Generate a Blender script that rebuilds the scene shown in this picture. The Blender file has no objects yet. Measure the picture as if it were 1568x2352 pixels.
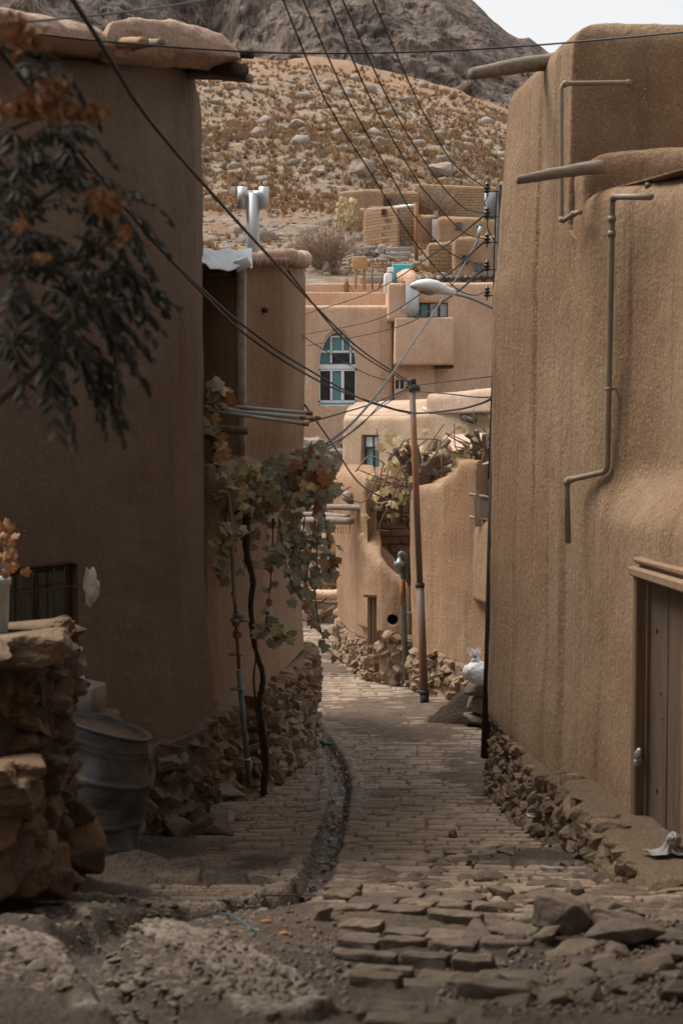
import bpy, bmesh, math, random
import numpy as np
from mathutils import Vector, Matrix
sc = bpy.context.scene
COL = sc.collection
rnd = random.Random(7)
RS = np.random.RandomState(11)

# ------------------------------------------------------------------ camera model (layout is drawn on a 1568 x 2352 grid)
FPX = 3267.0; CX = 784.0; CY = 1176.0; TH = math.atan(176.0/FPX)
_c, _s = math.cos(TH), math.sin(TH)
def ray(x, y):
    u = (x-CX)/FPX; v = (CY-y)/FPX
    return np.array([u, _c+v*_s, -_s+v*_c])
def W(x, y, d):
    r = ray(x, y); return r*(d/r[1])
def XA(x, d, y=1300):                       # world X seen at column x and distance d
    return W(x, y, d)[0]
# ground profile: distance -> height relative to the eye
_prof = [(6,2143),(8,2041),(10,1954),(13,1842),(16,1755),(20,1670),(25,1588),(32,1500),(40,1430)]
_pd = [-40,-12,0,3,4.0]+[p[0] for p in _prof]+[42.5,46,49,56,66,75,95]
_pz = [-1.0,-1.2,-1.42,-1.55,-1.66]+[W(784,p[1],p[0])[2] for p in _prof]+[-4.6,-2.7,-0.8,2.2,6.3,8.0,9.0]
_td = np.arange(-40,95,0.1); _tz = np.interp(_td,_pd,_pz)
_k = np.ones(15)/15; _tz = np.convolve(np.pad(_tz,7,'edge'),_k,'valid'); _tz = np.convolve(np.pad(_tz,7,'edge'),_k,'valid')
def G(d): return np.interp(d,_td,_tz)
_gd=np.arange(2.0,45,0.01); _gG=np.interp(_gd,_td,_tz); _ga=_gG/_gd
def ground_pt(x, y):
    r = ray(x, y); i = np.argmax(r[2]/r[1]*_gd < _gG); d = _gd[i]
    return np.array([r[0]/r[1]*d, d, _gG[i]])

# ------------------------------------------------------------------ numpy noise
def _hash(ix, iy, iz, seed):
    h = (ix*374761393 + iy*668265263 + iz*2147483647 + seed*1274126177) & 0xffffffff
    h = ((h ^ (h >> 13))*1274126177) & 0xffffffff
    h = (h ^ (h >> 16)) & 0xffffffff
    return h/4294967295.0
def vnoise(P, seed=0):
    P = np.asarray(P, float); i = np.floor(P).astype(np.int64); f = P-i; f = f*f*(3-2*f)
    x, y, z = i[...,0], i[...,1], i[...,2]; fx, fy, fz = f[...,0], f[...,1], f[...,2]
    def c(a,b,d): return _hash(x+a, y+b, z+d, seed)
    x00 = c(0,0,0)*(1-fx)+c(1,0,0)*fx; x10 = c(0,1,0)*(1-fx)+c(1,1,0)*fx
    x01 = c(0,0,1)*(1-fx)+c(1,0,1)*fx; x11 = c(0,1,1)*(1-fx)+c(1,1,1)*fx
    a = x00*(1-fy)+x10*fy; b = x01*(1-fy)+x11*fy
    return (a*(1-fz)+b*fz)*2-1
def fbm(P, octv=4, seed=0, gain=0.5):
    P = np.asarray(P, float); t = 0; a = 1.0; n = 0
    for o in range(octv):
        t = t + a*vnoise(P*(2.03**o)+o*17.3, seed+o); n += a; a *= gain
    return t/n
def ridged(P, octv=5, seed=0):
    t = 0; a = 1.0; n = 0
    for o in range(octv):
        t = t + a*(1-np.abs(vnoise(P*(2.1**o)+o*9.1, seed+o))); n += a; a *= 0.52
    return t/n
def sstep(a, b, x): 
    t = np.clip((x-a)/(b-a),0,1); return t*t*(3-2*t)

# ------------------------------------------------------------------ mesh container
class M:
    def __init__(s): s.v=[]; s.f=[]; s.t=[]; s.n=0
    def add(s, v, f, tint=0.5):
        v = np.asarray(v, float).reshape(-1,3)
        s.v.append(v); o = s.n
        s.f.extend([tuple(int(i)+o for i in q) for q in f])
        t = np.asarray(tint, float); s.t.append(np.full(len(v), t) if t.ndim==0 else t)
        s.n += len(v); return s
    def verts(s): return np.concatenate(s.v) if s.v else np.zeros((0,3))
def wpos(o):
    p = np.zeros(3)
    while o is not None: p = p+np.array(o.location); o = o.parent
    return p
def link(name, m, mat, parent=None, base=None, smooth=True, attrs=None):
    v = m.verts(); 
    b = wpos(parent) if parent is not None else (np.array(base) if base is not None else np.zeros(3))
    if parent is not None and base is not None: loc = np.array(base)-b; b = np.array(base)
    else: loc = np.zeros(3) if parent is not None else b
    me = bpy.data.meshes.new(name); me.from_pydata((v-b).tolist(), [], m.f); 
    if smooth is True: me.polygons.foreach_set('use_smooth', [True]*len(me.polygons))
    a = me.attributes.new('tint','FLOAT','POINT'); a.data.foreach_set('value', np.concatenate(m.t).astype(np.float32))
    for k,x in (attrs or {}).items():
        a = me.attributes.new(k,'FLOAT','POINT'); a.data.foreach_set('value', np.asarray(x, np.float32))
    me.update()
    o = bpy.data.objects.new(name, me); COL.objects.link(o); o.location = loc
    if mat is not None: me.materials.append(mat)
    if parent is not None: o.parent = parent
    return o
def link_each(name, m, mat, parent, smooth=True):
    """one object for every piece added to the container"""
    n=0; out=[]; fi=0; F=m.f
    for v,t in zip(m.v,m.t):
        q=M(); q.v=[v]; q.t=[t]; q.n=len(v); 
        while fi<len(F) and F[fi][0]<n+len(v): q.f.append(tuple(i-n for i in F[fi])); fi+=1
        n+=len(v); out.append(link(name,q,mat,parent,smooth=smooth))
    return out
def tag(o, label=None, cat=None, group=None, kind=None):
    for k,v in (('label',label),('category',cat),('group',group),('kind',kind)):
        if v: o[k] = v
    return o
def thing(name, label, cat, base, group=None):
    o = bpy.data.objects.new(name, None); COL.objects.link(o); o.location = tuple(float(q) for q in base); o.empty_display_size = .2
    return tag(o, label, cat, group)
def cut(o, cutters):
    """carve real openings: boolean difference with temporary meshes"""
    tmp = []
    for m in cutters:
        v = m.verts()-wpos(o); me = bpy.data.meshes.new('tmp'); me.from_pydata(v.tolist(), [], m.f); me.update()
        bm = bmesh.new(); bm.from_mesh(me); bmesh.ops.recalc_face_normals(bm, faces=bm.faces); bm.to_mesh(me); bm.free()
        c = bpy.data.objects.new('tmp', me); COL.objects.link(c); c.location = wpos(o)
        md = o.modifiers.new('b','BOOLEAN'); md.operation='DIFFERENCE'; md.object=c; md.solver='EXACT'; tmp.append(c)
    loc, par = o.location.copy(), o.parent
    o.parent = None; o.location = tuple(wpos(o)+ (wpos(par) if par else 0))
    bpy.context.view_layer.update()
    dg = bpy.context.evaluated_depsgraph_get()
    me = bpy.data.meshes.new_from_object(o.evaluated_get(dg))
    o.modifiers.clear(); o.data = me; o.parent = par; o.location = loc
    for c in tmp: bpy.data.objects.remove(c)

# ------------------------------------------------------------------ primitives
def frame(e1, e3=(0,0,1)):
    e1 = np.array(e1,float); e1/=np.linalg.norm(e1); e3=np.array(e3,float); e2=np.cross(e3,e1); e2/=np.linalg.norm(e2); e3=np.cross(e1,e2)
    return np.stack([e1,e2,e3])
_boxc = {}
def box(m, o, R, lo, hi, bev=0.006, tint=0.5, jit=0.0):
    """box in local frame R (rows e1,e2,e3) at origin o, from lo to hi, edges chamfered"""
    lo=np.array(lo,float); hi=np.array(hi,float)
    bm = bmesh.new(); bmesh.ops.create_cube(bm, size=1.0)
    for v in bm.verts:
        c = (np.array(v.co)+.5)*(hi-lo)+lo
        if jit: c = c+RS.uniform(-jit,jit,3)
        v.co = c
    if bev: bmesh.ops.bevel(bm, geom=bm.edges[:], offset=min(bev, 0.45*float(np.min(hi-lo))), segments=1, affect='EDGES')
    bm.verts.index_update()
    v = np.array([x.co[:] for x in bm.verts])@np.array(R)+np.array(o); f=[[q.index for q in p.verts] for p in bm.faces]; bm.free()
    return m.add(v,f,tint)
I3 = np.eye(3)
def catmull(pts, n):
    P = np.array(pts,float)
    if len(P)<3:
        t=np.linspace(0,1,n)[:,None]; return P[0]*(1-t)+P[-1]*t
    Q = np.vstack([2*P[0]-P[1],P,2*P[-1]-P[-2]]); L=np.concatenate([[0],np.cumsum(np.linalg.norm(np.diff(P,axis=0),axis=1))])
    out=[]
    for s in np.linspace(0,L[-1],n):
        i=min(max(np.searchsorted(L,s,'right')-1,0),len(P)-2); t=(s-L[i])/max(L[i+1]-L[i],1e-9)
        a,b,c,d=Q[i],Q[i+1],Q[i+2],Q[i+3]
        out.append(.5*((2*b)+(-a+c)*t+(2*a-5*b+4*c-d)*t*t+(-a+3*b-3*c+d)*t**3))
    return np.array(out)
def tube(m, pts, r, n=8, tint=0.5, rough=0.0, seed=0):
    P=np.array(pts,float); k=len(P); R=np.full(k,r,float) if np.isscalar(r) else np.interp(np.linspace(0,1,k),np.linspace(0,1,len(r)),r)
    T=np.gradient(P,axis=0); T/=np.linalg.norm(T,axis=1)[:,None]+1e-12
    ref=np.array([0,0,1.]) if abs(T[0][2])<.9 else np.array([1.,0,0])
    U=np.cross(T[0],ref); U/=np.linalg.norm(U); V=[]
    for i in range(k):
        U=U-T[i]*np.dot(U,T[i]); U/=np.linalg.norm(U); B=np.cross(T[i],U)
        a=np.linspace(0,2*math.pi,n,endpoint=False)
        V.append(P[i]+R[i]*(np.cos(a)[:,None]*U+np.sin(a)[:,None]*B))
    V=np.concatenate(V)
    if rough: V=V+(vnoise(V*(2.2/max(R.max(),1e-3))*.3+seed,seed)*rough)[:,None]*((V-np.repeat(P,n,0))/np.repeat(R,n)[:,None])
    f=[]
    for i in range(k-1):
        for j in range(n): f.append((i*n+j,i*n+(j+1)%n,(i+1)*n+(j+1)%n,(i+1)*n+j))
    f.append(tuple(range(n-1,-1,-1))); f.append(tuple((k-1)*n+j for j in range(n)))
    return m.add(V,f,tint)
def bend(pts, r=0.06, n=5):
    """polyline with rounded elbows"""
    P=[np.array(p,float) for p in pts]; out=[P[0]]
    for i in range(1,len(P)-1):
        a=P[i-1]-P[i]; b=P[i+1]-P[i]; la,lb=np.linalg.norm(a),np.linalg.norm(b); q=min(r,la*.45,lb*.45)
        p0=P[i]+a/la*q; p1=P[i]+b/lb*q
        for t in np.linspace(0,1,n): out.append((1-t)**2*p0+2*t*(1-t)*P[i]+t*t*p1)
    out.append(P[-1]); return np.array(out)
def lathe(m, o, R, prof, n=24, tint=.5):
    prof=np.array(prof,float); a=np.linspace(0,2*math.pi,n,endpoint=False); V=[]
    for r,z in prof: V.append(np.stack([r*np.cos(a),r*np.sin(a),np.full(n,z)],1))
    V=np.concatenate(V)@np.array(R)+np.array(o); f=[]; k=len(prof)
    for i in range(k-1):
        for j in range(n): f.append((i*n+j,i*n+(j+1)%n,(i+1)*n+(j+1)%n,(i+1)*n+j))
    f.append(tuple(range(n-1,-1,-1))); f.append(tuple((k-1)*n+j for j in range(n)))
    return m.add(V,f,tint)
def _ico(sub):
    bm=bmesh.new(); bmesh.ops.create_icosphere(bm,subdivisions=sub,radius=1); bm.verts.index_update()
    v=np.array([x.co[:] for x in bm.verts]); f=[[q.index for q in p.verts] for p in bm.faces]; bm.free(); return v,f
_ICO={k:_ico(k) for k in (1,2,3,4)}
def rock_template(seed, sub=3, ncut=13, nz=.10, keep=(.45,.85)):
    r=np.random.RandomState(seed); v,f=_ICO[sub]; v=v.copy()
    for i in range(ncut):
        n=r.normal(size=3); n/=np.linalg.norm(n); d=r.uniform(*keep); q=v@n; v=v-np.outer(np.clip(q-d,0,None),n)
    v=v*(1+nz*fbm(v*2.6+seed*3.1,3,seed)[:,None]+nz*.5*(ridged(v*3.3+seed,3,seed)[:,None]-.6)); return v/np.abs(v).max(0), f
def hull_template(seed, n=13, nz=.05, box_=.55):
    """broken stone: the hull of a few points, split faces and slightly worn"""
    r=np.random.RandomState(seed); bm=bmesh.new()
    for i in range(n):
        p=r.normal(size=3); p/=np.linalg.norm(p); p=np.sign(p)*np.abs(p)**box_*r.uniform(.82,1.0); bm.verts.new(p)
    g=bmesh.ops.convex_hull(bm,input=bm.verts[:]); bmesh.ops.delete(bm,geom=[v for v in bm.verts if not v.link_faces],context='VERTS')
    bmesh.ops.bevel(bm,geom=bm.edges[:],offset=.035,segments=1,affect='EDGES'); bmesh.ops.triangulate(bm,faces=bm.faces[:])
    bmesh.ops.subdivide_edges(bm,edges=[e for e in bm.edges if e.calc_length()>.45],cuts=2,use_grid_fill=True); bmesh.ops.triangulate(bm,faces=[f for f in bm.faces if len(f.verts)>3])
    bm.verts.index_update(); v=np.array([x.co[:] for x in bm.verts]); f=[[q.index for q in p.verts] for p in bm.faces]; bm.free()
    v=v*(1+nz*fbm(v*3.1+seed*1.7,3,seed)[:,None]); return v/np.abs(v).max(0), f
def worn(seed,n=14,box_=.5):
    v,f=hull_template(seed,n,.0,box_); me=bpy.data.meshes.new('w'); me.from_pydata(v.tolist(),[],f); bm=bmesh.new(); bm.from_mesh(me); bpy.data.meshes.remove(me)
    for k in range(2): bmesh.ops.subdivide_edges(bm,edges=[e for e in bm.edges if e.calc_length()>.22],cuts=1,use_grid_fill=True); bmesh.ops.triangulate(bm,faces=[q for q in bm.faces if len(q.verts)>3])
    bmesh.ops.smooth_vert(bm,verts=bm.verts,factor=.35,use_axis_x=True,use_axis_y=True,use_axis_z=True); bm.verts.index_update()
    v=np.array([x.co[:] for x in bm.verts]); f=[[q.index for q in p.verts] for p in bm.faces]; bm.free()
    v=v*(1+.06*fbm(v*2.2+seed,3,seed)+.07*(ridged(v*4.5+seed*2,3,seed+1)-.6)+.02*vnoise(v*14,seed))[:,None]; return v/np.abs(v).max(0),f
HULL=[hull_template(500+i) for i in range(18)]; WORN=[worn(700+i) for i in range(12)]
ROCK2=[rock_template(40+i,3,9,.2,(.55,.9)) for i in range(18)]
MIXED=ROCK2[:10]+WORN[:6]+HULL[:6]
ROCK3=[rock_template(80+i,3,12,.09,(.4,.8)) for i in range(12)]
SLAB3=[rock_template(120+i,3,18,.05,(.5,.8)) for i in range(10)]
def rot(ax, a):
    return np.array(Matrix.Rotation(a,3,ax))
def rrot(s=1.0): 
    return rot('X',rnd.uniform(-s,s))@rot('Y',rnd.uniform(-s,s))@rot('Z',rnd.uniform(-s,s))
def rock(m, c, size, R=None, lib=None, tint=None):
    v,f=rnd.choice(lib or ROCK3); R=np.eye(3) if R is None else R
    return m.add((v*np.array(size)*.5)@np.array(R)+np.array(c), f, rnd.random() if tint is None else tint)

def solid(rings, nseg, nlev, hs=3, vs=3, disp=None, seed=0, amp=.012, sc_=1.6, cap=True, warp=None):
    """closed wall body lofted through horizontal rings (each a list of 3-D corners), softened and weathered"""
    Rg=np.array(rings,float); nR,K=Rg.shape[:2]
    rr=[]
    for r in Rg:
        pts=[]
        for k in range(K):
            a,b=r[k],r[(k+1)%K]; t=np.arange(nseg[k])[:,None]/nseg[k]; pts.append(a*(1-t)+b*t)
        rr.append(np.concatenate(pts))
    rr=np.array(rr); Gd=[]
    for i in range(nR-1):
        t=(np.arange(nlev[i])/nlev[i])[:,None,None]; Gd.append(rr[i][None]*(1-t)+rr[i+1][None]*t)
    Gd=np.concatenate(Gd+[rr[-1][None]]); 
    for _ in range(hs): Gd=(np.roll(Gd,1,1)+2*Gd+np.roll(Gd,-1,1))/4
    for _ in range(vs): Gd[1:-1]=(Gd[:-2]+2*Gd[1:-1]+Gd[2:])/4
    if warp is not None: Gd=warp(Gd)
    du=np.roll(Gd,-1,1)-np.roll(Gd,1,1); dv=np.gradient(Gd,axis=0); Nn=np.cross(du,dv); Nn/=np.linalg.norm(Nn,axis=2)[...,None]+1e-9
    cen=Gd.mean((0,1)); 
    if (Nn*(Gd-cen))[:len(Gd)//2].sum()<0: Nn=-Nn; flip=True
    else: flip=False
    off=amp*fbm(Gd*sc_+seed*5.7,4,seed)
    if disp is not None: off=off+disp(Gd,Nn)
    Gd=Gd+Nn*off[...,None]
    L,N=Gd.shape[:2]; V=np.concatenate([Gd.reshape(-1,3),Gd[0].mean(0)[None],Gd[-1].mean(0)[None]]); f=[]
    for i in range(L-1):
        for j in range(N):
            q=(i*N+j,i*N+(j+1)%N,(i+1)*N+(j+1)%N,(i+1)*N+j); f.append(q[::-1] if flip else q)
    b,t=L*N,L*N+1
    for j in range(N):
        q=((j+1)%N,j,b); f.append(q[::-1] if flip else q)
        q=((L-1)*N+j,(L-1)*N+(j+1)%N,t); f.append(q[::-1] if flip else q)
    m=M(); m.add(V,f); return m
def inset(ring, a, dz):
    r=np.array(ring,float); c=r.mean(0); d=c-r; d[:,2]=0; l=np.linalg.norm(d,axis=1)[:,None]; o=r+d/l*np.minimum(a*1.3,l*.9); o[:,2]+=dz; return o
def tops(ring, r=.12):
    """rounded top edge: ring at the shoulder -> inset rings"""
    return [ring, inset(ring,r*.35,r*.65), inset(ring,r*1.1,r*1.0), inset(ring,r*3.5,r*1.1)]
def rubble(m, path, size, out=.05, depth=.22, back=True, lib=None, seed=0, tintfn=None, rowjit=.35, bm_=None, flare=0.0):
    """rubble stones packed on a strip; path rows: X,Y,zbottom,ztop; the outer side is to the left of travel"""
    r=random.Random(seed); P=np.array(path,float); L=np.concatenate([[0],np.cumsum(np.linalg.norm(np.diff(P[:,:2],axis=0),axis=1))])
    def at(s): return np.array([np.interp(s,L,P[:,k]) for k in range(4)])
    zmax=(P[:,3]-P[:,2]).max(); hh=size*.82; rows=max(2,int(math.ceil(zmax/hh)))
    for k in range(rows+1):
        s=-r.random()*size
        while s<L[-1]:
            w=size*r.choice((.55,.8,1.0,1.2,1.6))*r.uniform(.85,1.15); p=at(np.clip(s+w/2,0,L[-1])); q=at(min(s+w/2+.05,L[-1]))-at(max(s+w/2-.05,0)); t=np.array([q[0],q[1],0]); t/=np.linalg.norm(t)+1e-9
            nrm=np.array([-t[1],t[0],0]); R=np.stack([t,nrm,[0,0,1]])
            z=p[2]+(k+.5+r.uniform(-rowjit,rowjit))*hh
            if z<p[3]-.15*size:
                h=hh*r.choice((.7,.95,1.15,1.6))*r.uniform(.9,1.15); c=np.array([p[0],p[1],min(z,p[3]-h*.35)])+nrm*(out*r.uniform(.0,1.5)-depth*.35+flare*np.clip((p[3]-z)/max(p[3]-p[2],.1),0,1))
                if r.random()<.06: s+=w*.9; continue
                lb=MIXED if lib is None or lib is ROCK2 else lib; v,f=lb[r.randrange(len(lb))]
                Rj=rot('X',r.uniform(-.3,.3))@rot('Y',r.uniform(-.7,.7))@rot('Z',r.uniform(-.4,.4))@R
                m.add((v*np.array([w*.58,depth*.6,h*.56]))@Rj+c,f,r.random())
            s+=w*.9
    if back:
        B=bm_ or m; ns=max(3,int(L[-1]/.05)); nz_=max(4,int(zmax/.05)); ss=np.linspace(0,L[-1],ns); FR=[]
        for l in ss:
            p=at(l); q=at(min(l+.05,L[-1]))-at(max(l-.05,0)); t=np.array([q[0],q[1],0]); t/=np.linalg.norm(t); n=np.array([-t[1],t[0],0])
            for k in range(nz_):
                u=k/(nz_-1); FR.append(np.array([p[0],p[1],p[2]-.25+(p[3]-.005-p[2]+.25)*u])+n*(.02+flare*(1-u)-.05*(k==nz_-1)))
        FR=np.array(FR); FR=FR+(.03*fbm(FR*7,3,seed+3))[:,None]*np.array([1,1,.4]); BK=FR.copy().reshape(ns,nz_,3); 
        for i,l in enumerate(ss):
            q=at(min(l+.05,L[-1]))-at(max(l-.05,0)); t=np.array([q[0],q[1],0]); t/=np.linalg.norm(t); BK[i]-=np.array([-t[1],t[0],0])*.42
        BK=BK.reshape(-1,3); N_=ns*nz_; I=lambda i,k:i*nz_+k
        f=[(I(i,k),I(i,k+1),I(i+1,k+1),I(i+1,k)) for i in range(ns-1) for k in range(nz_-1)]; f=f+[tuple(N_+q for q in g[::-1]) for g in f]
        f+=[(I(i,nz_-1),I(i,nz_-1)+N_,I(i+1,nz_-1)+N_,I(i+1,nz_-1)) for i in range(ns-1)]+[(I(i,0),I(i+1,0),I(i+1,0)+N_,I(i,0)+N_) for i in range(ns-1)]
        for i in (0,ns-1): f+=[(I(i,k),I(i,k)+N_,I(i,k+1)+N_,I(i,k+1)) for k in range(nz_-1)]
        B.add(np.concatenate([FR,BK]),f,.06)
    return m
# ------------------------------------------------------------------ materials
class NB:
    def __init__(s,name):
        s.m=bpy.data.materials.new(name); s.m.use_nodes=True; s.t=s.m.node_tree; s.N=s.t.nodes; s.L=s.t.links; s.N.clear()
        s.out=s.N.new('ShaderNodeOutputMaterial'); s.p=s.N.new('ShaderNodeBsdfPrincipled'); s.L.new(s.p.outputs[0],s.out.inputs[0])
        s.pos=s.N.new('ShaderNodeNewGeometry').outputs['Position']
    def set(s,sock,v):
        if hasattr(v,'links'): s.L.new(v,sock)
        else: sock.default_value=(tuple(v)+(1,) if isinstance(v,(tuple,list)) and len(v)==3 and sock.type=='RGBA' else v)
    def vec(s,scale,src=None,rot=(0,0,0)):
        n=s.N.new('ShaderNodeMapping'); n.inputs['Scale'].default_value=scale; n.inputs['Rotation'].default_value=rot; s.L.new(src or s.pos,n.inputs['Vector']); return n.outputs[0]
    def noise(s,scale,detail=4,rough=.55,vec=None,dist=0):
        n=s.N.new('ShaderNodeTexNoise'); n.inputs['Scale'].default_value=scale; n.inputs['Detail'].default_value=detail; n.inputs['Roughness'].default_value=rough; n.inputs['Distortion'].default_value=dist
        s.L.new(vec or s.pos,n.inputs['Vector']); return n.outputs['Fac']
    def voro(s,scale,feat='F1',vec=None,out='Distance'):
        n=s.N.new('ShaderNodeTexVoronoi'); n.feature=feat; n.inputs['Scale'].default_value=scale; s.L.new(vec or s.pos,n.inputs['Vector']); return n.outputs[out]
    def ramp(s,fac,a,b,lo=0,hi=1):
        n=s.N.new('ShaderNodeMapRange'); n.interpolation_type='SMOOTHSTEP'; s.L.new(fac,n.inputs[0]); n.inputs[1].default_value=a; n.inputs[2].default_value=b; n.inputs[3].default_value=lo; n.inputs[4].default_value=hi; return n.outputs[0]
    def mix(s,fac,a,b,mode='MIX'):
        n=s.N.new('ShaderNodeMix'); n.data_type='RGBA'; n.blend_type=mode; s.set(n.inputs[0],fac); s.set(n.inputs[6],a); s.set(n.inputs[7],b); return n.outputs[2]
    def math(s,op,a,b=0.0):
        n=s.N.new('ShaderNodeMath'); n.operation=op; s.set(n.inputs[0],a); s.set(n.inputs[1],b); return n.outputs[0]
    def attr(s,name):
        n=s.N.new('ShaderNodeAttribute'); n.attribute_name=name; return n.outputs['Fac']
    def bump(s,h,dist,strength=1.0,prev=None):
        n=s.N.new('ShaderNodeBump'); n.inputs['Distance'].default_value=dist; n.inputs['Strength'].default_value=strength; s.L.new(h,n.inputs['Height'])
        if prev: s.L.new(prev,n.inputs['Normal'])
        return n.outputs[0]
    def done(s,col,rough=.9,bump=None,metal=0.0,spec=.3):
        s.set(s.p.inputs['Base Color'],col); s.set(s.p.inputs['Roughness'],rough); s.set(s.p.inputs['Metallic'],metal); s.p.inputs['Specular IOR Level'].default_value=spec
        if bump: s.L.new(bump,s.p.inputs['Normal'])
        return s.m
def adobe(name,c,c2,dark,straw=.5,fine=1.0,streak=.5,bump=.012,pale=None):
    b=NB(name)
    col=b.mix(b.ramp(b.noise(1.1,6,.6),.35,.68),c,c2)
    col=b.mix(b.ramp(b.noise(.45,5,.6),.42,.62,0,.75),col,(c[0]*.80,c[1]*.72,c[2]*.68)); col=b.mix(b.ramp(b.noise(1.9,7,.7,dist=.8),.56,.66,0,.35),col,tuple(min(1,x*1.25) for x in c2))
    st=b.noise(3.2,5,.6,b.vec((1,1,.045)),.6); col=b.mix(b.ramp(st,.52,.74,0,streak),col,dark)
    st2=b.noise(9,4,.6,b.vec((1,1,.05)),.3); col=b.mix(b.ramp(st2,.58,.72,0,streak*.55),col,dark)
    if pale: 
        st3=b.noise(2.1,5,.65,b.vec((1,1,.12)),.5); col=b.mix(b.ramp(st3,.56,.78,0,.7),col,pale)
    sp=b.noise(58*fine,3,.75); col=b.mix(b.ramp(sp,.3,.72,.0,.6),col,tuple(x*.5 for x in c))
    f1=b.noise(80*fine,2,.5,b.vec((1,1,.22),rot=(.5,.7,.3)));  f2=b.noise(76*fine,2,.5,b.vec((.25,1,1),rot=(.2,.5,.9)))
    fl=b.math('MAXIMUM',b.ramp(f1,.65,.71),b.ramp(f2,.66,.72)); col=b.mix(b.math('MULTIPLY',fl,straw),col,(.62,.5,.33))
    pits=b.noise(14*fine,4,.7); col=b.mix(b.ramp(pits,.64,.74,0,.45),col,tuple(x*.6 for x in dark))
    h=b.math('ADD',b.math('MULTIPLY',b.noise(22*fine,9,.72),.8),b.math('MULTIPLY',st2,.8)); h=b.math('ADD',h,b.math('MULTIPLY',fl,.25))
    return b.done(col,.95,b.bump(h,bump*2.2,.9),spec=.12)
MAT={}
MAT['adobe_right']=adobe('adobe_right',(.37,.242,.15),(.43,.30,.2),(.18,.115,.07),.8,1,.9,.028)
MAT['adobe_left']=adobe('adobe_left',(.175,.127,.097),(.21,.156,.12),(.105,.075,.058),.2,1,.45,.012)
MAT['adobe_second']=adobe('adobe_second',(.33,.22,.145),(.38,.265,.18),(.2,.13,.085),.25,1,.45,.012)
MAT['adobe_cream']=adobe('adobe_cream',(.50,.37,.255),(.56,.43,.31),(.36,.25,.16),.1,.6,.35,.02)
MAT['adobe_mid']=adobe('adobe_mid',(.38,.24,.148),(.43,.29,.19),(.25,.15,.087),.3,.8,.4,.02)
MAT['adobe_pink']=adobe('adobe_pink',(.69,.47,.33),(.73,.525,.385),(.48,.315,.21),.05,.5,.6,.03,pale=(.68,.53,.42))
MAT['adobe_cap']=adobe('adobe_cap',(.54,.39,.30),(.62,.47,.38),(.36,.25,.18),.2,.8,.2,.02)
MAT['adobe_far']=adobe('adobe_far',(.42,.275,.17),(.47,.32,.205),(.28,.175,.105),.0,.25,.3,.05)
def stone(name,cs,dirt,nb=.02,scale=9,rough=.92,moss=None,crack=.5):
    b=NB(name); t=b.attr('tint'); n=b.N.new('ShaderNodeValToRGB'); n.color_ramp.interpolation='LINEAR'
    e=n.color_ramp.elements; 
    while len(e)<len(cs): e.new(.5)
    for i,c in enumerate(cs): e[i].position=i/(len(cs)-1); e[i].color=c+(1,)
    b.L.new(t,n.inputs[0]); col=n.outputs[0]
    col=b.mix(b.ramp(b.noise(scale,8,.65),.35,.7,0,.6),col,dirt)
    col=b.mix(b.ramp(b.noise(scale*6,4,.7),.45,.75,0,.5),col,tuple(min(1,x*1.9) for x in dirt))
    if moss: col=b.mix(b.ramp(b.noise(1.7,5,.6),.5,.68,0,.75),col,moss)
    h=b.math('ADD',b.noise(scale*1.7,10,.72),b.math('MULTIPLY',b.noise(scale*8,4,.7),.3))
    h=b.math('ADD',h,b.math('MULTIPLY',b.voro(scale*1.5),.5))
    return b.done(col,rough,b.bump(h,nb*1.6,.9),spec=.2)
MAT['rubble']=stone('rubble',[(.17,.12,.085),(.30,.22,.155),(.24,.185,.145),(.36,.26,.17),(.28,.19,.12)],(.2,.135,.085))
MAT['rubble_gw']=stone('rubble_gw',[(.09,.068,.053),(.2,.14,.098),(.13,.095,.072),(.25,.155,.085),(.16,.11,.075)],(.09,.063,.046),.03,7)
MAT['rubble_cobble']=stone('rubble_cobble',[(.135,.112,.092),(.23,.185,.145),(.18,.14,.105),(.25,.2,.15)],(.11,.088,.068),.01,20)
MAT['scree']=stone('scree',[(.3,.26,.22),(.22,.19,.165),(.36,.31,.265)],(.22,.17,.13),.1,2)
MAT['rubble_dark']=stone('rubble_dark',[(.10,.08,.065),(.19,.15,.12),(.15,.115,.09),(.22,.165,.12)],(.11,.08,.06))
MAT['rubble_right']=stone('rubble_right',[(.11,.08,.055),(.23,.165,.11),(.17,.125,.09),(.29,.21,.14),(.2,.135,.085)],(.14,.095,.06),.03,8)
MAT['rubble_grey']=stone('rubble_grey',[(.2,.18,.16),(.33,.30,.27),(.26,.22,.18),(.36,.3,.24)],(.17,.14,.11),.04,5)
MAT['slab']=stone('slab',[(.21,.145,.09),(.26,.185,.12),(.19,.14,.10),(.24,.16,.095)],(.12,.085,.055),.03,6)
MAT['paver']=stone('paver',[(.105,.082,.064),(.18,.138,.104),(.14,.11,.086),(.215,.16,.115)],(.07,.052,.038),.014,11)
MAT['boulder']=stone('boulder',[(.55,.45,.38),(.4,.34,.3),(.5,.4,.34)],(.38,.28,.2),.35,.9)
def plain(name,c,rough=.6,metal=0.0,var=.3,scale=14,dirt=None,dirtamt=.6,bump=.002,spec=.4,streaks=False):
    b=NB(name); v=b.vec((1,1,.15)) if streaks else None
    col=b.mix(b.ramp(b.noise(scale,6,.65,v),.3,.72,0,var*1.5),c,tuple(x*.55 for x in c))
    r=rough
    if dirt:
        f=b.ramp(b.noise(scale*.45,8,.7,v),.48,.62,0,dirtamt); col=b.mix(f,col,dirt); r=b.math('ADD',b.math('MULTIPLY',f,.3),rough)
    return b.done(col,r,b.bump(b.noise(scale*4,5,.6),bump,.6),metal,spec)
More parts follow.
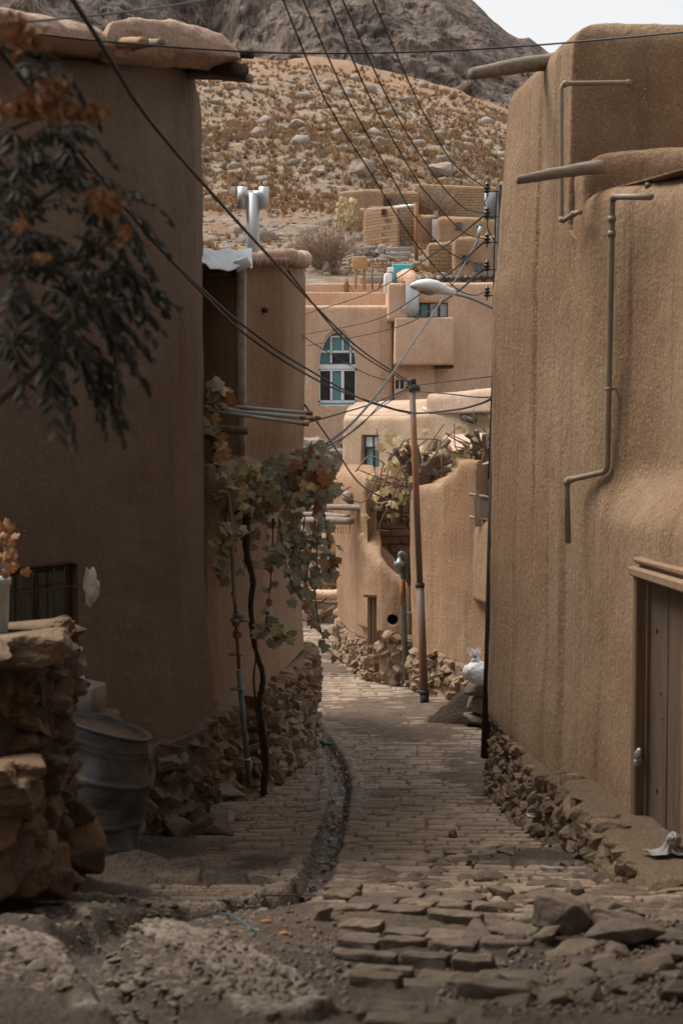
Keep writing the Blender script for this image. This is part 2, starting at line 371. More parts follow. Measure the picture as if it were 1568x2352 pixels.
def wood(name,c,c2,axis=2,scale=7):
    b=NB(name); s=[1,1,1]; s[axis]=.06; v=b.vec(tuple(s))
    n1=b.noise(scale*2.4,8,.65,v,1.2); n2=b.noise(scale*9,4,.6,v)
    col=b.mix(b.ramp(n1,.3,.7),c,c2); col=b.mix(b.ramp(n2,.5,.75,0,.6),col,tuple(x*.4 for x in c)); col=b.mix(b.ramp(b.noise(1.5,4),.45,.7,0,.4),col,tuple(x*.7 for x in c2))
    return b.done(col,.85,b.bump(b.math('ADD',n1,n2),.008,.7),spec=.2)
MAT['door_wood']=wood('door_wood',(.135,.092,.063),(.085,.058,.042))
MAT['lintel_wood']=wood('lintel_wood',(.29,.195,.12),(.21,.14,.085))
MAT['frame_wood']=wood('frame_wood',(.21,.135,.083),(.15,.095,.058))
MAT['old_wood']=wood('old_wood',(.22,.155,.11),(.13,.09,.065),axis=0)
MAT['grey_wood']=wood('grey_wood',(.27,.22,.175),(.17,.135,.105),axis=0)
MAT['picket']=wood('picket',(.34,.28,.22),(.24,.19,.15))
MAT['pole_wood']=wood('pole_wood',(.42,.26,.14),(.33,.2,.11),axis=0)
MAT['dark_wood']=wood('dark_wood',(.07,.05,.04),(.04,.03,.025))
MAT['pipe_brown']=plain('pipe_brown',(.23,.185,.14),.5,0,.25,9,(.3,.22,.15),.4)
MAT['pipe_grey']=plain('pipe_grey',(.33,.35,.37),.45,.2,.25,9,(.25,.2,.16),.4)
MAT['pvc']=plain('pvc',(.42,.46,.5),.4,0,.2,5,(.25,.2,.15),.35)
MAT['galv']=plain('galv',(.55,.6,.63),.45,.25,.3,9,(.4,.36,.32),.5,streaks=True)
MAT['sheet']=plain('sheet',(.62,.66,.69),.45,.35,.35,7,(.36,.33,.3),.45)
MAT['rusty']=plain('rusty',(.15,.125,.115),.65,.2,.4,10,(.27,.11,.045),.92,.006,streaks=True)
MAT['rust']=plain('rust',(.3,.13,.05),.8,.1,.5,30,(.14,.07,.04),.7,.004)
MAT['lid']=plain('lid',(.1,.06,.04),.85,0,.5,14,(.05,.035,.028),.7,.004)
MAT['gas_grey']=plain('gas_grey',(.15,.165,.17),.5,.2,.3,20,(.25,.17,.1),.4)
MAT['valve']=plain('valve',(.25,.28,.29),.4,.5,.4,30,(.18,.13,.1),.5)
MAT['black_pole']=plain('black_pole',(.03,.024,.02),.7,0,.4,6,(.06,.04,.03),.6,streaks=True)
MAT['cable']=plain('cable',(.014,.014,.015),.6,0,.1)
MAT['cable_grey']=plain('cable_grey',(.09,.095,.1),.5,.3,.2)
MAT['insulator']=plain('insulator',(.03,.022,.02),.25,0,.2)
MAT['lamp_body']=plain('lamp_body',(.8,.84,.86),.35,0,.12,8,(.5,.48,.44),.3)
MAT['lamp_glass']=plain('lamp_glass',(.33,.34,.34),.25,0,.2,8)
MAT['lamp_arm']=plain('lamp_arm',(.3,.34,.36),.45,.3,.2)
MAT['white_frame']=plain('white_frame',(.74,.8,.84),.45,0,.12,10,(.5,.45,.4),.25)
MAT['white_plaster']=plain('white_plaster',(.58,.56,.53),.9,0,.4,12,(.3,.25,.2),.6,.01)
MAT['twine']=plain('twine',(.02,.11,.13),.6,0,.3)
MAT['jamb']=plain('jamb',(.5,.43,.37),.9,0,.4,9,(.3,.22,.16),.7,.01)
MAT['teal']=plain('teal',(.06,.42,.46),.5,0,.15,6,(.3,.28,.25),.25)
MAT['white_paint']=plain('white_paint',(.72,.75,.77),.5,0,.15,6,(.4,.35,.3),.3)
MAT['drum']=plain('drum',(.08,.08,.08),.6,.15,.6,6,(.05,.035,.028),.95,.008)
MAT['drum_ink']=plain('drum_ink',(.045,.043,.042),.7)
MAT['sack']=plain('sack',(.33,.29,.25),.8,0,.3,9,(.2,.15,.11),.5,.006)
MAT['red_ink']=plain('red_ink',(.24,.05,.06),.8)
MAT['white_bag']=plain('white_bag',(.66,.69,.72),.5,0,.2,14,(.4,.36,.33),.3,.006)
MAT['dull_bag']=plain('dull_bag',(.22,.205,.19),.5,0,.3,14,(.25,.21,.17),.5,.006)
MAT['plastic']=plain('plastic',(.36,.34,.32),.25,0,.4,30,None,.6,.004,.6)
MAT['block']=plain('block',(.22,.19,.17),.7,0,.4,12,(.12,.1,.08),.6,.004)
MAT['bark']=stone('bark',[(.16,.12,.09),(.22,.16,.11)],(.08,.06,.045),.01,20)
MAT['vine_bark']=stone('vine_bark',[(.06,.04,.03),(.09,.06,.04)],(.03,.02,.016),.006,30)
MAT['cut_wood']=stone('cut_wood',[(.3,.2,.12),(.42,.3,.19)],(.2,.13,.08),.01,20)
def leafmat(name,cs,trans=.25):
    b=NB(name); t=b.attr('tint'); n=b.N.new('ShaderNodeValToRGB'); e=n.color_ramp.elements
    while len(e)<len(cs): e.new(.5)
    for i,c in enumerate(cs): e[i].position=i/(len(cs)-1); e[i].color=c+(1,)
    b.L.new(t,n.inputs[0]); col=b.mix(b.ramp(b.noise(60,4),.4,.7,0,.5),n.outputs[0],(.12,.09,.05))
    b.done(col,.55,b.bump(b.noise(90,3),.003,.5),spec=.4)
    tr=b.N.new('ShaderNodeBsdfTranslucent'); b.L.new(col,tr.inputs[0]); mx=b.N.new('ShaderNodeMixShader'); mx.inputs[0].default_value=trans
    b.L.new(b.p.outputs[0],mx.inputs[1]); b.L.new(tr.outputs[0],mx.inputs[2]); b.L.new(mx.outputs[0],b.out.inputs[0]); return b.m
MAT['leaf_green']=leafmat('leaf_green',[(.19,.185,.12),(.36,.35,.25),(.26,.25,.175),(.46,.44,.32)])
MAT['leaf_yellow']=leafmat('leaf_yellow',[(.5,.37,.17),(.58,.46,.25),(.42,.3,.13)])
MAT['leaf_red']=leafmat('leaf_red',[(.3,.1,.04),(.36,.15,.05),(.24,.08,.04)])
MAT['tree_leaf']=leafmat('tree_leaf',[(.03,.034,.026),(.055,.06,.05),(.042,.045,.037)])
MAT['tree_seed']=leafmat('tree_seed',[(.30,.13,.045),(.42,.2,.08),(.22,.09,.035)])
MAT['shrub']=leafmat('shrub',[(.29,.15,.065),(.36,.21,.10),(.18,.11,.065),(.31,.22,.14),(.13,.10,.07)],.15)
MAT['twig']=stone('twig',[(.3,.21,.15),(.42,.32,.24),(.24,.16,.11)],(.2,.14,.1),.01,5)
def glass(name,c,rough=.12):
    b=NB(name); return b.done(b.mix(b.ramp(b.noise(1.3,4),.35,.65),c,tuple(x*.45 for x in c)),rough,None,0,.7)
MAT['glass_teal']=glass('glass_teal',(.10,.23,.26))
MAT['glass_dark']=glass('glass_dark',(.035,.045,.05))
MAT['glass_pale']=glass('glass_pale',(.33,.36,.38),.3)
MAT['curtain']=plain('curtain',(.13,.3,.33),.8,0,.4,14,streaks=True)
MAT['soil']=stone('soil',[(.055,.036,.026),(.08,.053,.038)],(.035,.024,.018),.03,14)
MAT['weed']=leafmat('weed',[(.035,.035,.022),(.07,.062,.035),(.09,.07,.04)],.1)
def mudbrick(name,c,bw=.5,bh=.16):
    b=NB(name); g=b.N.new('ShaderNodeTexBrick'); g.inputs['Scale'].default_value=1; g.inputs['Brick Width'].default_value=bw; g.inputs['Row Height'].default_value=bh; g.inputs['Mortar Size'].default_value=.018; g.inputs['Mortar Smooth'].default_value=.4
    sx=b.N.new('ShaderNodeSeparateXYZ'); b.L.new(b.pos,sx.inputs[0]); cb=b.N.new('ShaderNodeCombineXYZ'); b.L.new(b.math('ADD',sx.outputs[0],b.math('ADD',sx.outputs[1],b.math('MULTIPLY',b.noise(3),.15))),cb.inputs[0]); b.L.new(b.math('ADD',sx.outputs[2],b.math('MULTIPLY',b.noise(2),.12)),cb.inputs[1]); b.L.new(cb.outputs[0],g.inputs[0])
    g.inputs['Color1'].default_value=c+(1,); g.inputs['Color2'].default_value=tuple(x*.8 for x in c)+(1,); g.inputs['Mortar'].default_value=tuple(x*.45 for x in c)+(1,)
    col=b.mix(b.ramp(b.noise(5,6),.4,.7,0,.5),g.outputs['Color'],tuple(x*.65 for x in c))
    h=b.math('ADD',b.math('MULTIPLY',g.outputs['Fac'],-1.0),b.math('MULTIPLY',b.noise(20,6),.5)); return b.done(col,.95,b.bump(h,.04,.9),spec=.1)
MAT['mudbrick']=mudbrick('mudbrick',(.24,.155,.095))
MAT['mudbrick_far']=mudbrick('mudbrick_far',(.40,.265,.165),.5,.2)
# ground
def groundmat():
    b=NB('ground'); st,t,wet,pale=b.attr('stone'),b.attr('tint'),b.attr('wet'),b.attr('pale')
    n=b.N.new('ShaderNodeValToRGB'); e=n.color_ramp.elements; cs=[(.225,.165,.12),(.355,.27,.2),(.285,.213,.158),(.39,.297,.218)]
    while len(e)<4: e.new(.5)
    for i,c in enumerate(cs): e[i].position=i/3; e[i].color=c+(1,)
    b.L.new(t,n.inputs[0]); sc1=b.mix(b.ramp(b.noise(13,8,.7),.4,.7,0,.5),n.outputs[0],(.2,.145,.105))
    sc1=b.mix(b.ramp(b.noise(70,4,.7),.5,.75,0,.4),sc1,(.45,.37,.3))
    di=b.mix(b.ramp(b.noise(6,8,.65),.35,.65),(.07,.047,.033),(.125,.088,.062)); di=b.mix(b.ramp(b.noise(50,5,.7),.5,.72,0,.5),di,(.2,.15,.11))
    pl=b.mix(b.ramp(b.voro(38),.1,.5),(.30,.25,.2),(.15,.12,.095)); pl=b.mix(b.ramp(b.noise(18,4,.7),.45,.7,0,.6),pl,(.37,.31,.255))
    col=b.mix(st,di,sc1); col=b.mix(pale,col,pl); col=b.mix(b.math('MULTIPLY',b.attr('soil'),.9),col,b.mix(b.ramp(b.noise(9,6,.7),.4,.7),(.035,.026,.02),(.062,.046,.034))); col=b.mix(b.math('MULTIPLY',wet,.6),col,(.085,.07,.057))
    h=b.math('ADD',b.noise(28,10,.72),b.math('MULTIPLY',b.voro(45),.55))
    r=b.math('SUBTRACT',.93,b.math('MULTIPLY',wet,.8))
    return b.done(col,r,b.bump(h,.022,.9),spec=.35)
MAT['ground']=groundmat()
def hillmat():
    b=NB('hill'); c=b.mix(b.ramp(b.noise(.09,8,.65),.35,.68),(.29,.235,.185),(.25,.18,.12))
    c=b.mix(b.ramp(b.noise(.6,8,.7),.46,.64,0,.75),c,(.38,.335,.29)); c=b.mix(b.ramp(b.noise(.35,7,.7,b.vec((1,1,2.5))),.47,.6,0,.8),c,(.30,.175,.09))
    c=b.mix(b.ramp(b.noise(2.2,5,.7),.55,.7,0,.6),c,(.16,.115,.08)); c=b.mix(b.ramp(b.attr('tint'),.5,1.0,0,.6),c,(.33,.195,.11))
    return b.done(c,.95,b.bump(b.noise(.9,10,.75),.9,.8),spec=.1)
MAT['hill']=hillmat()
def mountmat():
    b=NB('mountain'); c=b.mix(b.ramp(b.noise(.014,9,.7,b.vec((1,1,.6))),.36,.66),(.27,.215,.185),(.36,.275,.22))
    c=b.mix(b.ramp(b.noise(.05,8,.72,b.vec((1.6,1,.55),rot=(0,.5,0))),.5,.64,0,.7),c,(.13,.115,.11)); c=b.mix(b.ramp(b.noise(.16,6,.7),.5,.68,0,.7),c,(.40,.335,.295)); c=b.mix(b.ramp(b.noise(.3,6,.75,b.vec((1.8,1,.4),rot=(0,.6,0))),.52,.66,0,.75),c,(.11,.095,.09))
    h=b.math('ADD',b.noise(.035,12,.8,b.vec((1.8,1,.6),rot=(0,.55,0))),b.math('MULTIPLY',b.voro(.07,'F1',b.vec((1.6,1,.7),rot=(0,.6,0))),.7))
    h2=b.math('ADD',b.noise(.16,8,.75,b.vec((1.8,1,.5),rot=(0,.6,0))),b.voro(.22,'F1',b.vec((1.7,1,.6),rot=(0,.5,.3))))
    c=b.mix(b.ramp(b.voro(.13,'F1',b.vec((1.8,1,.5),rot=(0,.6,.2))),.42,.62,0,.5),c,(.13,.11,.1))
    return b.done(c,.95,b.bump(h2,10,1.0,b.bump(h,20,1.0)),spec=.1)
MAT['mountain']=mountmat()
def watermat():
    b=NB('water'); h=b.math('ADD',b.noise(30,5,.6),b.voro(45)); return b.done((.06,.05,.042),.03,b.bump(h,.03,1.0),spec=.8)
MAT['water']=watermat()
# ================================================================== GROUND
CH=[ground_pt(*p) for p in [(706,1600),(715,1650),(738,1695),(768,1745),(781,1800),(774,1870),(758,1930),(740,1990),(718,2045)]]
CH2=[ground_pt(*p) for p in [(716,2045),(640,2085),(540,2108),(400,2135),(280,2165),(205,2215),(250,2290),(340,2380)]]
BAND=[ground_pt(*p) for p in [(250,2160),(390,2190),(500,2235),(590,2300),(640,2375)]]
BAND2=[ground_pt(*p) for p in [(20,2110),(200,2120),(420,2110),(560,2090),(700,2060)]]
BAND3=[ground_pt(*p) for p in [(-40,2245),(90,2265),(190,2300),(260,2375)]]
def pdist(X,Y,pl):
    best=np.full(X.shape,1e9); tt=np.zeros(X.shape)
    for i in range(len(pl)-1):
        a,b=pl[i][:2],pl[i+1][:2]; d=b-a; l2=d@d
        t=np.clip(((X-a[0])*d[0]+(Y-a[1])*d[1])/l2,0,1); q=np.hypot(X-a[0]-t*d[0],Y-a[1]-t*d[1])
        u=q<best; best=np.where(u,q,best); tt=np.where(u,i+t,tt)
    return best
MOUNDS=[(250,2035,.4,.16,.11),(420,2030,.35,.14,.10),(540,2040,.2,.08,.05),(120,2055,.3,.15,.07),(60,2215,.2,.15,.05),(330,1960,.3,.4,.05),(1240,1985,.45,.2,.06),(1000,2150,.5,.25,-.07),(1100,2235,.4,.3,-.06),(700,2170,.5,.3,-.03),(1300,2180,.5,.3,.05)]
def ground_fields(X,Y):
    P=np.stack([X,Y,np.zeros_like(X)],-1); base=G(Y)
    c=.17+.011*np.clip(Y-7,0,60); 
    Yw=Y+.14*fbm(P*.8,3,3)+.05*fbm(P*4,2,5)+.1*X*.3
    v=np.where(Yw>7,np.log(1+.0647*np.clip(Yw-7,0,None))/.011,(Yw-7)/.17)
    row=np.floor(v); fv=v-row; h=_hash(row.astype(np.int64),0*row.astype(np.int64),0*row.astype(np.int64),5)
    L=.27+.012*np.clip(Y-7,0,40)
    u=X/L+h*7+.35*vnoise(np.stack([X*3,row*7.3,0*X],-1),9); col=np.floor(u); fu=u-col
    hh=_hash(col.astype(np.int64),row.astype(np.int64),0*row.astype(np.int64),6); h2=_hash(col.astype(np.int64),row.astype(np.int64),0*row.astype(np.int64)+3,8)
    ed=np.minimum(np.minimum(fv,1-fv)*c-.012-.016*np.clip(h2-.3,0,1),np.minimum(fu,1-fu)*L*1.3)+.012*fbm(P*14,2,7)
    prof=sstep(0,.024,ed); tiltz=.03*(.5-fv)*(.4+h2); stone=(.014+tiltz+.013*hh+(fv-.5)*.02*(h2-.4)+.005*fbm(P*9,3,2))*prof
    # dirt lying over the courses
    dn=fbm(P*np.array([.75,.5,1]),4,21)+.35*fbm(P*3.2,3,22)
    dirt=.0+.045*dn
    def blob(x,y,rx,ry):
        g=ground_pt(x,y); return np.exp(-((X-g[0])/rx)**2-((Y-g[1])/ry)**2)
    dirt=dirt+.026*sstep(15,22,Y)+.03*blob(930,1700,.9,.9)+.03*blob(880,1830,.35,.7)+.035*blob(1050,1640,.8,1.4)+.03*blob(1060,1790,.5,.35)+.02*blob(820,1650,.35,1.2)
    dirt=dirt-.02*blob(1030,1880,.6,1.2)-.02*blob(900,1950,.3,1)-.025*blob(900,1560,1.2,3)-.02*blob(620,1950,.5,1.2)
    dirt=dirt+.10*sstep(6.9,6.0,Y)*sstep(-1.2,-.6,X-0)*0
    near=sstep(7.2,6.2,Y+.3*fbm(P*2,2,31)); dirt=dirt+.07*near*(1-.8*blob(1400,2120,.9,.6))
    wall=sstep(.0,-.4,(1.55-X)*0+X-1.05)*0
    dirt=dirt+.03*sstep(.95,1.35,X+.15*fbm(P*2,2,33))*sstep(20,14,Y)+.05*sstep(-.75,-1.15,X)*sstep(13,9,Y)
    far=sstep(38,42,Y); 
    z=np.maximum(stone*1.25,dirt+.004*fbm(P*22,2,4)); sm=sstep(-.004,.006,stone-dirt)*prof
    rough_dirt=(.016*fbm(P*7,4,41)+.011*ridged(P*18,3,42)-.006)*(1-sm); z=z+rough_dirt
    pale=np.zeros_like(X); wet=np.zeros_like(X)
    soil=np.zeros_like(X)
    for x,y,rx,ry,a in MOUNDS:
        B=blob(x,y,rx,ry); z=z+a*B*(1+.5*fbm(P*5,4,51)); sm=sm*(1-np.clip(B*1.6*np.sign(max(a,0)),0,1)); soil=np.maximum(soil,np.clip(B*2.2,0,1)*(a>0)*sstep(-.5,.1,fbm(P*4,3,53)))
    # rubble-mortar bands bordering the drains
    for pl,w,a,sd in ((BAND,.17,.04,1),(BAND2,.10,.03,2),(BAND3,.14,.035,3)):
        q=pdist(X,Y,pl)+.07*fbm(P*5,3,60+sd); k=sstep(w,w*.75,q); z=z+a*k+.02*k*fbm(P*12,3,63); pale=np.maximum(pale,k*sstep(-.3,.25,fbm(P*3,3,66)+.25)); sm=sm*(1-k)
    q=pdist(X,Y,CH); wob=.035*fbm(P*4,3,71); k=sstep(.13,.04,q+wob*.7); z=z-.06*k-.02*k*fbm(P*20,2,72); kb=sstep(.24,.17,q+wob)*(1-k); z=z+.015*kb*(1+fbm(P*8,2,73)); sm=np.where(k>.1,0,sm)
    wet=np.maximum(wet,sstep(.11,.05,q+wob*1.6+.03*fbm(P*9,2,74))); wet=np.maximum(wet,.3*sstep(.4,.1,q+.4*fbm(P*1.6,3,75))); pale=np.maximum(pale,.6*kb*sstep(0,.3,fbm(P*6,2,76)+.15))
    q=pdist(X,Y,CH2); k=sstep(.15,.05,q+.06*fbm(P*4,3,77)); z=z-.11*k; sm=sm*(1-k); wet=np.maximum(wet,.55*k); pale=pale*(1-k)
    wet=np.maximum(wet,.35*sstep(.1,.45,fbm(P*.9,3,79))*sstep(9,5,Y)*(1-pale)*(1-sm))
    pale=np.maximum(pale,far*.6); sm=sm*(1-far); zone=blob(945,2215,.62,1.0); z=z-.06*zone; sm=sm*(1-.85*np.clip(zone*1.5,0,1)); z=z*(1-far)+far*(.12*fbm(P*.8,4,81)+.05*fbm(P*4,3,82))
    fade=sstep(3,3.4,Y); z=z*fade; tint=np.clip(.05+.6*hh*0.9+.15*h2,0,1)
    soil=np.maximum(soil,.9*np.clip(blob(360,1955,.5,.5)*1.4,0,1)*sstep(-.4,.2,fbm(P*3,3,54))); soil=np.maximum(soil,np.clip(zone*1.3,0,.95)); soil=np.maximum(soil,.6*near*sstep(.0,.4,fbm(P*1.3,3,55)))*(1-pale)
    soil=np.maximum(soil,np.clip(blob(300,1995,1.0,.75)*1.6,0,.95)*sstep(-.5,0,fbm(P*2.5,3,57))*(1-pale)); soil=np.maximum(soil,.55*sstep(8.5,7.5,Y)*sstep(.1,-.3,X)*(1-pale)*(1-.5*sm)); sm=sm*(1-.6*soil*(Y>7.3)*(X<-.3))
    return base+z, sm, tint, wet, pale, soil
def build_ground():
    ys=np.arange(2440,1428,-2.0); g0=np.array([ground_pt(CX,y)[1] for y in ys[::6]]); d=np.interp(np.arange(len(ys)),np.arange(len(ys))[::6],g0)
    d=np.concatenate([[-30,-20,-12,-6,-2,0,1.5,2.4,3.0],d[d>3.2],np.arange(d[-1]+.4,95,.5)]); d=np.unique(np.round(d,4))
    u=np.concatenate([[-9,-5,-3,-2,-1.4,-.9,-.6,-.45,-.36,-.31,-.285],np.arange(-.27,.2705,3.0/FPX),[.285,.31,.36,.45,.6,.9,1.4,2,3,5,9]])
    s=np.maximum(d,3.0); X=u[None,:]*s[:,None]; Y=np.repeat(d[:,None],len(u),1)
    z,sm,ti,we,pa,so=ground_fields(X,Y); n,k=X.shape
    m=M(); V=np.stack([X,Y,z],-1).reshape(-1,3); idx=np.arange(n*k).reshape(n,k)
    F=np.stack([idx[:-1,:-1],idx[:-1,1:],idx[1:,1:],idx[1:,:-1]],-1).reshape(-1,4); m.v.append(V); m.f=F.tolist(); m.t.append(ti.reshape(-1)); m.n=len(V)
    o=link('ground',m,MAT['ground'],attrs={'stone':sm.reshape(-1),'wet':we.reshape(-1),'pale':pa.reshape(-1),'soil':so.reshape(-1)}); o['kind']='structure'
build_ground()
_gzx=np.arange(-3.6,3.6,.025); _gzy=np.concatenate([np.arange(3.2,14,.025),np.arange(14,44,.1)])
_X,_Y=np.meshgrid(_gzx,_gzy); _GZ=ground_fields(_X,_Y)[0]
def gz(x,y):
    i=int(np.clip(np.searchsorted(_gzx,x),0,len(_gzx)-1)); j=int(np.clip(np.searchsorted(_gzy,y),0,len(_gzy)-1)); return float(_GZ[j,i])
def gp(x,y):                                     # ground point seen at a column/row, with the paving relief
    p=ground_pt(x,y); p[2]=gz(p[0],p[1]); return p
def stream():
    P=catmull([p for p in CH],120); m=M(); V=[]; T=np.gradient(P,axis=0)
    for i,p in enumerate(P):
        t=T[i][:2]/np.linalg.norm(T[i][:2]); n=np.array([-t[1],t[0]]); w=.055+.015*math.sin(i*.7)+.012*math.sin(i*2.3)
        for q in np.linspace(-1,1,7): 
            x,y=p[0]+n[0]*w*q,p[1]+n[1]*w*q; V.append((x,y,G(y)-.042+.004*math.sin(i*3+q*5)))
    f=[(i*7+j,i*7+j+1,(i+1)*7+j+1,(i+1)*7+j) for i in range(119) for j in range(6)]
    m.add(V,f); link('stream_water',m,MAT['water'])['kind']='structure'
    s=M()                                        # wet pebbles in the bed
    for i in range(480):
        k=rnd.randrange(120); p=P[k]; t=T[k][:2]/np.linalg.norm(T[k][:2]); q=rnd.uniform(-.09,.09); x,y=p[0]-t[1]*q,p[1]+t[0]*q
        z=gz(x,y)+.002 if i%3 else G(y)-.053; a=rnd.uniform(.012,.036); rock(s,(x,y,z),(a*1.4,a*1.4,a),rrot(),ROCK_P,rnd.random())
    o=link('pebbles',s,MAT['wet_stone'],base=tuple(P[60])); tag(o,'wet pebbles glistening in the narrow drain down the alley','pebbles',kind='stuff')
ROCK_P=[rock_template(200+i,1,4,.05) for i in range(6)]
MAT['wet_stone']=stone('wet_stone',[(.13,.11,.095),(.24,.2,.17),(.3,.26,.23)],(.08,.065,.05),.006,40,.05)
stream()
def foreground_slabs():
    m=M(); y=2068.0; k=0
    while y<2420:                                 # courses of stones set on edge in the near pavement
        gap=16+(y-2060)*.058; x0=rnd.uniform(745,800)+max(0,(y-2100))*.12; x1=1130+rnd.uniform(-60,30)-(40 if y<2150 else 0); x=x0
        while x<x1:
            w=rnd.uniform(95,190)*(.62+(y-2060)*.0016); yy=y+(x-900)*.05+rnd.uniform(-4,4); a=ground_pt(x,yy); b=ground_pt(x+w*.95,yy+w*.04); c=(a+b)/2; L=np.linalg.norm(b-a)
            if rnd.random()>.1 and L>.14:
                R=rot('X',rnd.uniform(-.05,.14))@rot('Y',rnd.uniform(-.05,.05))@frame((b-a)); v,f=rnd.choice(SLABB); th=rnd.uniform(.085,.13)*(1.0 if y>2150 else 1.3)
                m.add((v*np.array([L*.5,th*.45,.045]))@R+c+np.array([0,0,gz(c[0],c[1])-c[2]-.008+rnd.uniform(-.012,.016)]),f,rnd.random())
            x+=w
        y+=gap; k+=1
    for i in range(95):                           # flat irregular flags between the slabs and the right-hand footing
        x=rnd.uniform(860,1400); y=rnd.uniform(2010,2110) if i<60 else rnd.uniform(2090,2210)
        if i>=60: x=rnd.uniform(1180,1600)
        p=ground_pt(x,y); s=rnd.uniform(.12,.36); v,f=rnd.choice(SLAB3)
        m.add((v*np.array([s*.5,s*rnd.uniform(.2,.32),rnd.uniform(.035,.06)]))@rot('X',rnd.uniform(-.12,.08))@rot('Y',rnd.uniform(-.1,.1))@rot('Z',rnd.uniform(-.35,.35))+p+np.array([0,0,rnd.uniform(-.005,.03)]),f,rnd.random())
    link('broken_pavement',m,MAT['paver'],smooth=False)['kind']='structure'
def slabbar(seed):
    r=np.random.RandomState(seed); bm=bmesh.new(); bmesh.ops.create_cube(bm,size=2.0)
    for v in bm.verts: v.co=(v.co[0]*r.uniform(.9,1.0),v.co[1]*r.uniform(.75,1.05),v.co[2]*r.uniform(.85,1.0))
    bmesh.ops.bevel(bm,geom=bm.edges[:],offset=.09,segments=1,affect='EDGES'); bmesh.ops.subdivide_edges(bm,edges=[e for e in bm.edges if e.calc_length()>.6],cuts=5,use_grid_fill=True); bmesh.ops.triangulate(bm,faces=[f for f in bm.faces if len(f.verts)>4])
    bm.verts.index_update(); v=np.array([x.co[:] for x in bm.verts]); f=[[q.index for q in p.verts] for p in bm.faces]; bm.free()
    n=np.stack([fbm(v*1.7+seed+k*7,3,seed+k) for k in range(3)],-1); return v+n*np.array([.06,.2,.3]),f
SLABB=[slabbar(i) for i in range(10)]
foreground_slabs()
def mortar_pebbles():
    m=M()
    for pl,n,w in ((BAND,480,.1),(BAND2,300,.08),(BAND3,240,.09)):
        P=catmull(pl,80)
        for i in range(n):
            p=P[rnd.randrange(80)]; x,y=p[0]+rnd.gauss(0,w*.6),p[1]+rnd.gauss(0,w*.8); s=rnd.uniform(.01,.036); rock(m,(x,y,gz(x,y)-s*.22),(s*1.4,s*1.3,s*.8),rrot(.6),ROCK2,rnd.random())
    for i in range(1500):
        p=ground_pt(rnd.uniform(-60,600),2085+270*rnd.random()); q=rnd.random(); s=rnd.uniform(.008,.03) if q<.9 else rnd.uniform(.03,.05); rock(m,(p[0],p[1],gz(p[0],p[1])-s*.12),(s*1.5,s*1.3,s*.7),rrot(.5),ROCK2,rnd.random())
    link('cobbles',m,MAT['rubble_cobble'])['kind']='structure'
mortar_pebbles()
# ================================================================== RIGHT HOUSE
A0=np.array([1.41,13.3]); B0=np.array([1.98,8.26]); tR=(B0-A0)/np.linalg.norm(B0-A0); nR=np.array([tR[1],-tR[0]])    # nR points into the alley
if nR[0]>0: nR=-nR
def RX(d,off=0.0): return A0[0]+(A0[1]-d)*(B0[0]-A0[0])/(A0[1]-B0[1])+off
house=thing('mud_brick_house','tall straw plastered mud house on the right with wooden door and brown drainpipes','house',(2.6,9.0,-2.9))
def shelf(P,N):
    alley=np.clip(-N[...,0]*1.6-.4,0,1); g=0
    g=g-.05*np.exp(-((P[...,1]-11.75)/.035)**2)*alley*sstep(-1.2,0,P[...,2])
    for yy,w,a,z0 in ((12.35,.04,.02,-.3),(11.3,.035,.022,-.6),(10.85,.04,.03,-.7),(10.35,.05,.022,-1.2),(9.8,.04,.018,-1.5)):
        g=g-a*np.exp(-((P[...,1]-yy-.02*np.sin(P[...,2]*3))/w)**2)*alley*sstep(z0+.6,z0-.6,P[...,2])
    # the plaster flares out above the footing and curls in underneath
    g=g+.03*sstep(-1.6,-2.4,P[...,2])*alley+.009*fbm(P*np.array([4,4,.6]),3,91)+.009*fbm(P*np.array([14,14,5]),3,92)
    return g
zb=-2.66
def setback(P):
    P=P.copy(); S=.25*sstep(10.35,9.3,P[...,1])*sstep(-.62,-.18,P[...,2]); near=sstep(1.2,.4,P[...,0]-(RX(P[...,1]))); P[...,0]+=S*near; return P
# lower block, runs on towards the viewer
lo=[(RX(11.3,.06),11.3),(RX(10.6),10.6),(RX(8.2),8.2),(RX(4.0),4.0),(RX(-3),-3),(6.5,-3),(6.5,11.3)]
top=[1.62,1.6,1.40,1.3,1.2,1.2,1.62]
r0=[(x+(.1 if i<5 else 0),y,zb-.03) for i,(x,y) in enumerate(lo)]; r1=[(x,y,zb+.05) for x,y in lo]; r2=[(x+(.02 if i<5 else 0),y,t) for i,((x,y),t) in enumerate(zip(lo,top))]
body=link('lower_wall',solid([r0,r1]+tops(r2,.13),[22,60,75,28,4,6,4],[3,100,3,3,3],2,3,shelf,3,.016,1.3,warp=setback),MAT['adobe_right'],house)
dA=np.array([RX(9.05),9.05]); e1=np.array([tR[0],tR[1],0]); e2=np.array([-nR[0],-nR[1],0])      # e1 towards the viewer, e2 into the wall
DR=np.stack([e1,e2,[0,0,1]]); dO=np.array([dA[0],dA[1],0.])
DW=.92; DZ0=-2.5; DZ1=-.87
cm=M(); box(cm,dO,DR,(-.02,-.4,DZ0-.3),(DW+.02,.20,DZ1+.03),0); cut(body,[cm])
